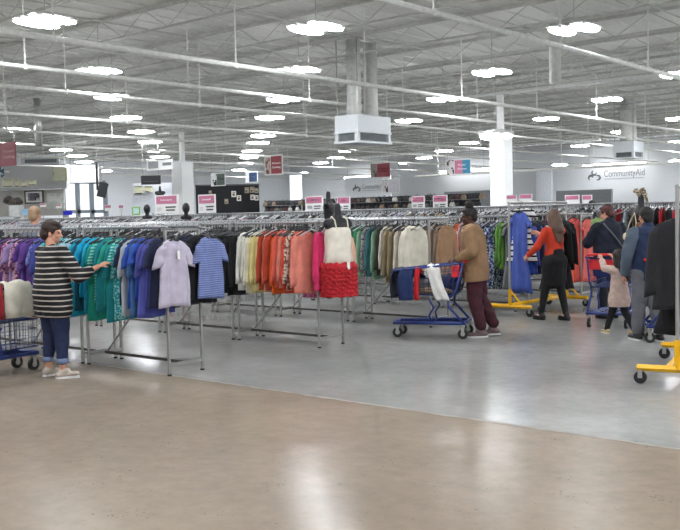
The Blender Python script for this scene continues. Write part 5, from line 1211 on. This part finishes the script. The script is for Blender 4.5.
for s in (-1, 1): cap(bm, q(s*.075, -.0, .0), q(s*.085, -.03, -.16), .035, .04)
for v in bm.verts: v.co += vec(math.sin(v.co.z*22), math.sin(v.co.x*100), 0)*.006
blob('long_hair', bm, mat('hair_dark', '231916', .65, noise=.25), ch, .011, 1)
cloth(ch, 'pale_coat', fab('c4aca0'), [(vec(-.1, 0, 1.26), vec(.1, 0, 1.26), .1, .1), (vec(0, 0, 1.22), vec(0, 0, .95), .17, .19, (YA, .8)), (vec(0, 0, .95), vec(0, 0, .66), .19, .24, (YA, .85)),
  (J['shl'], J['ell'], .085, .075), (J['ell'], J['ell'].lerp(J['wrl'], .8), .075, .06), (J['shr'], J['elr'], .085, .075), (J['elr'], J['elr'].lerp(J['wrr'], .8), .075, .06)], .014, .006, 3, .56)
cloth(ch, 'leggings', fab('17171d'), [(vec(-.08, 0, .75), J['knl'], .105, .075), (J['knl'], J['anl'], .075, .055), (vec(.08, 0, .75), J['knr'], .105, .075), (J['knr'], J['anr'], .075, .055)], .012, .0)
for a in 'lr': shoe(ch, 'pale_boot', J['an'+a], J['fd'+a], fab('b9a97f'), mat('sole_cream', 'd9d3bd', .6), .16, hi=.05)
# ---- shopper in blue jacket beside the wheeled rack
J = dict(head=vec(.0, .05, 1.56), neck=vec(0, .01, 1.44), chest=vec(0, 0, 1.25), hip=vec(0, -.01, .93), turn=0, tilt=-.1,
 shl=vec(-.19, 0, 1.35), ell=vec(-.27, .02, 1.08), wrl=vec(-.26, .12, .84), shr=vec(.19, 0, 1.35), elr=vec(.27, .16, 1.2), wrr=vec(.16, .32, 1.38), hnl=vec(1, 0, 0), hnr=vec(-1, 0, 0),
 knl=vec(-.09, .05, .5), anl=vec(-.1, .08, .1), knr=vec(.09, .0, .5), anr=vec(.1, -.1, .1), fdl=vec(-.1, 1, 0), fdr=vec(.1, 1, 0))
dpos = atd(648, 300, 11.4); dpos.z = 0
dp, q, R = person('person in blue jacket with grey sleeves and grey sweatpants beside the wheeled black rack', dpos, .9, J, SKM, .98)
bm = B(); ell(bm, q(0, -.02, .035), (.086, .1, .09), R); ell(bm, q(0, -.06, -.02), (.072, .055, .075), R)
blob('dark_hair', bm, HBK, dp, .008, 1)
bj = cloth(dp, 'blue_jacket', fab('1c2a48'), [(vec(-.14, 0, 1.34), vec(.14, 0, 1.34), .09, .09), (vec(0, 0, 1.42), vec(0, 0, 1.3), .085, .14, (YA, .85)), (vec(0, 0, 1.26), vec(0, 0, .95), .2, .2, (YA, .78)), (vec(0, 0, .95), vec(0, 0, .86), .2, .2, (YA, .78))], .011, .007)
cloth(bj, 'grey_sleeves', fab('4d5866'), [(J['shl'], J['ell'], .088, .078), (J['ell'], J['ell'].lerp(J['wrl'], .9), .078, .056), (J['shr'], J['elr'], .088, .078), (J['elr'], J['elr'].lerp(J['wrr'], .9), .078, .056)], .011, .007)
cloth(dp, 'grey_sweatpants', fab('63646a'), [(vec(-.08, 0, .86), vec(.08, 0, .86), .13, .13), (vec(-.09, 0, .84), J['knl'], .12, .095), (J['knl'], J['anl']+vec(0, 0, .04), .092, .075), (vec(.09, 0, .84), J['knr'], .12, .095), (J['knr'], J['anr']+vec(0, 0, .04), .092, .075)], .011, .006)
for a in 'lr': shoe(dp, 'black_sneaker', J['an'+a], J['fd'+a], mat('boot_black', '141315', .4), WHITEP, .17)
# ---- far shoppers of whom only the heads show between the racks
def far_head(px, py, Z, hair, skin, top, lb, turn, h=1.0):
    J = dict(head=vec(.0, .03, 1.57), neck=vec(0, 0, 1.44), chest=vec(0, 0, 1.25), hip=vec(0, 0, .93), turn=0, tilt=0, shl=vec(-.18, 0, 1.35), ell=vec(-.24, .02, 1.1), wrl=vec(-.25, .1, .86), shr=vec(.18, 0, 1.35), elr=vec(.24, .02, 1.1), wrr=vec(.25, .1, .86),
      knl=vec(-.09, .02, .5), anl=vec(-.1, 0, .1), knr=vec(.09, .02, .5), anr=vec(.1, 0, .1))
    p = atd(px, py, Z); h = p.z/1.57; p.z = 0
    r, q, R = person(lb, p, turn, J, skin, h, .016)
    bm = B(); ell(bm, q(0, -.02, .035), (.09, .103, .095), R); ell(bm, q(0, -.065, -.03), (.075, .055, .075), R); blob('hair', bm, hair, r, .014, 1)
    cloth(r, 'top', top, [(vec(-.13, 0, 1.34), vec(.13, 0, 1.34), .09, .09), (vec(0, 0, 1.25), vec(0, 0, .86), .19, .2, (YA, .78)), (J['shl'], J['ell'], .08, .07), (J['ell'], J['wrl'], .07, .05), (J['shr'], J['elr'], .08, .07), (J['elr'], J['wrr'], .07, .05)], .018, 0)
    cloth(r, 'trousers', JEAN, [(vec(s*.09, 0, .86), vec(s*.1, 0, .12), .11, .07) for s in (-1, 1)], .018, 0)
far_head(34, 214.5, 15.2, mat('hair_sandy', '9a7f63', .6, noise=.2), SKL, fab('6f7480'), 'person with sandy hair whose head shows above the rails beside the striped shopper', .4)
far_head(592-0, 198.0+7, 27, HBK, SKD, fab('7c3038'), 'distant person with dark hair seen above the far rails left of the navy coat', .6)
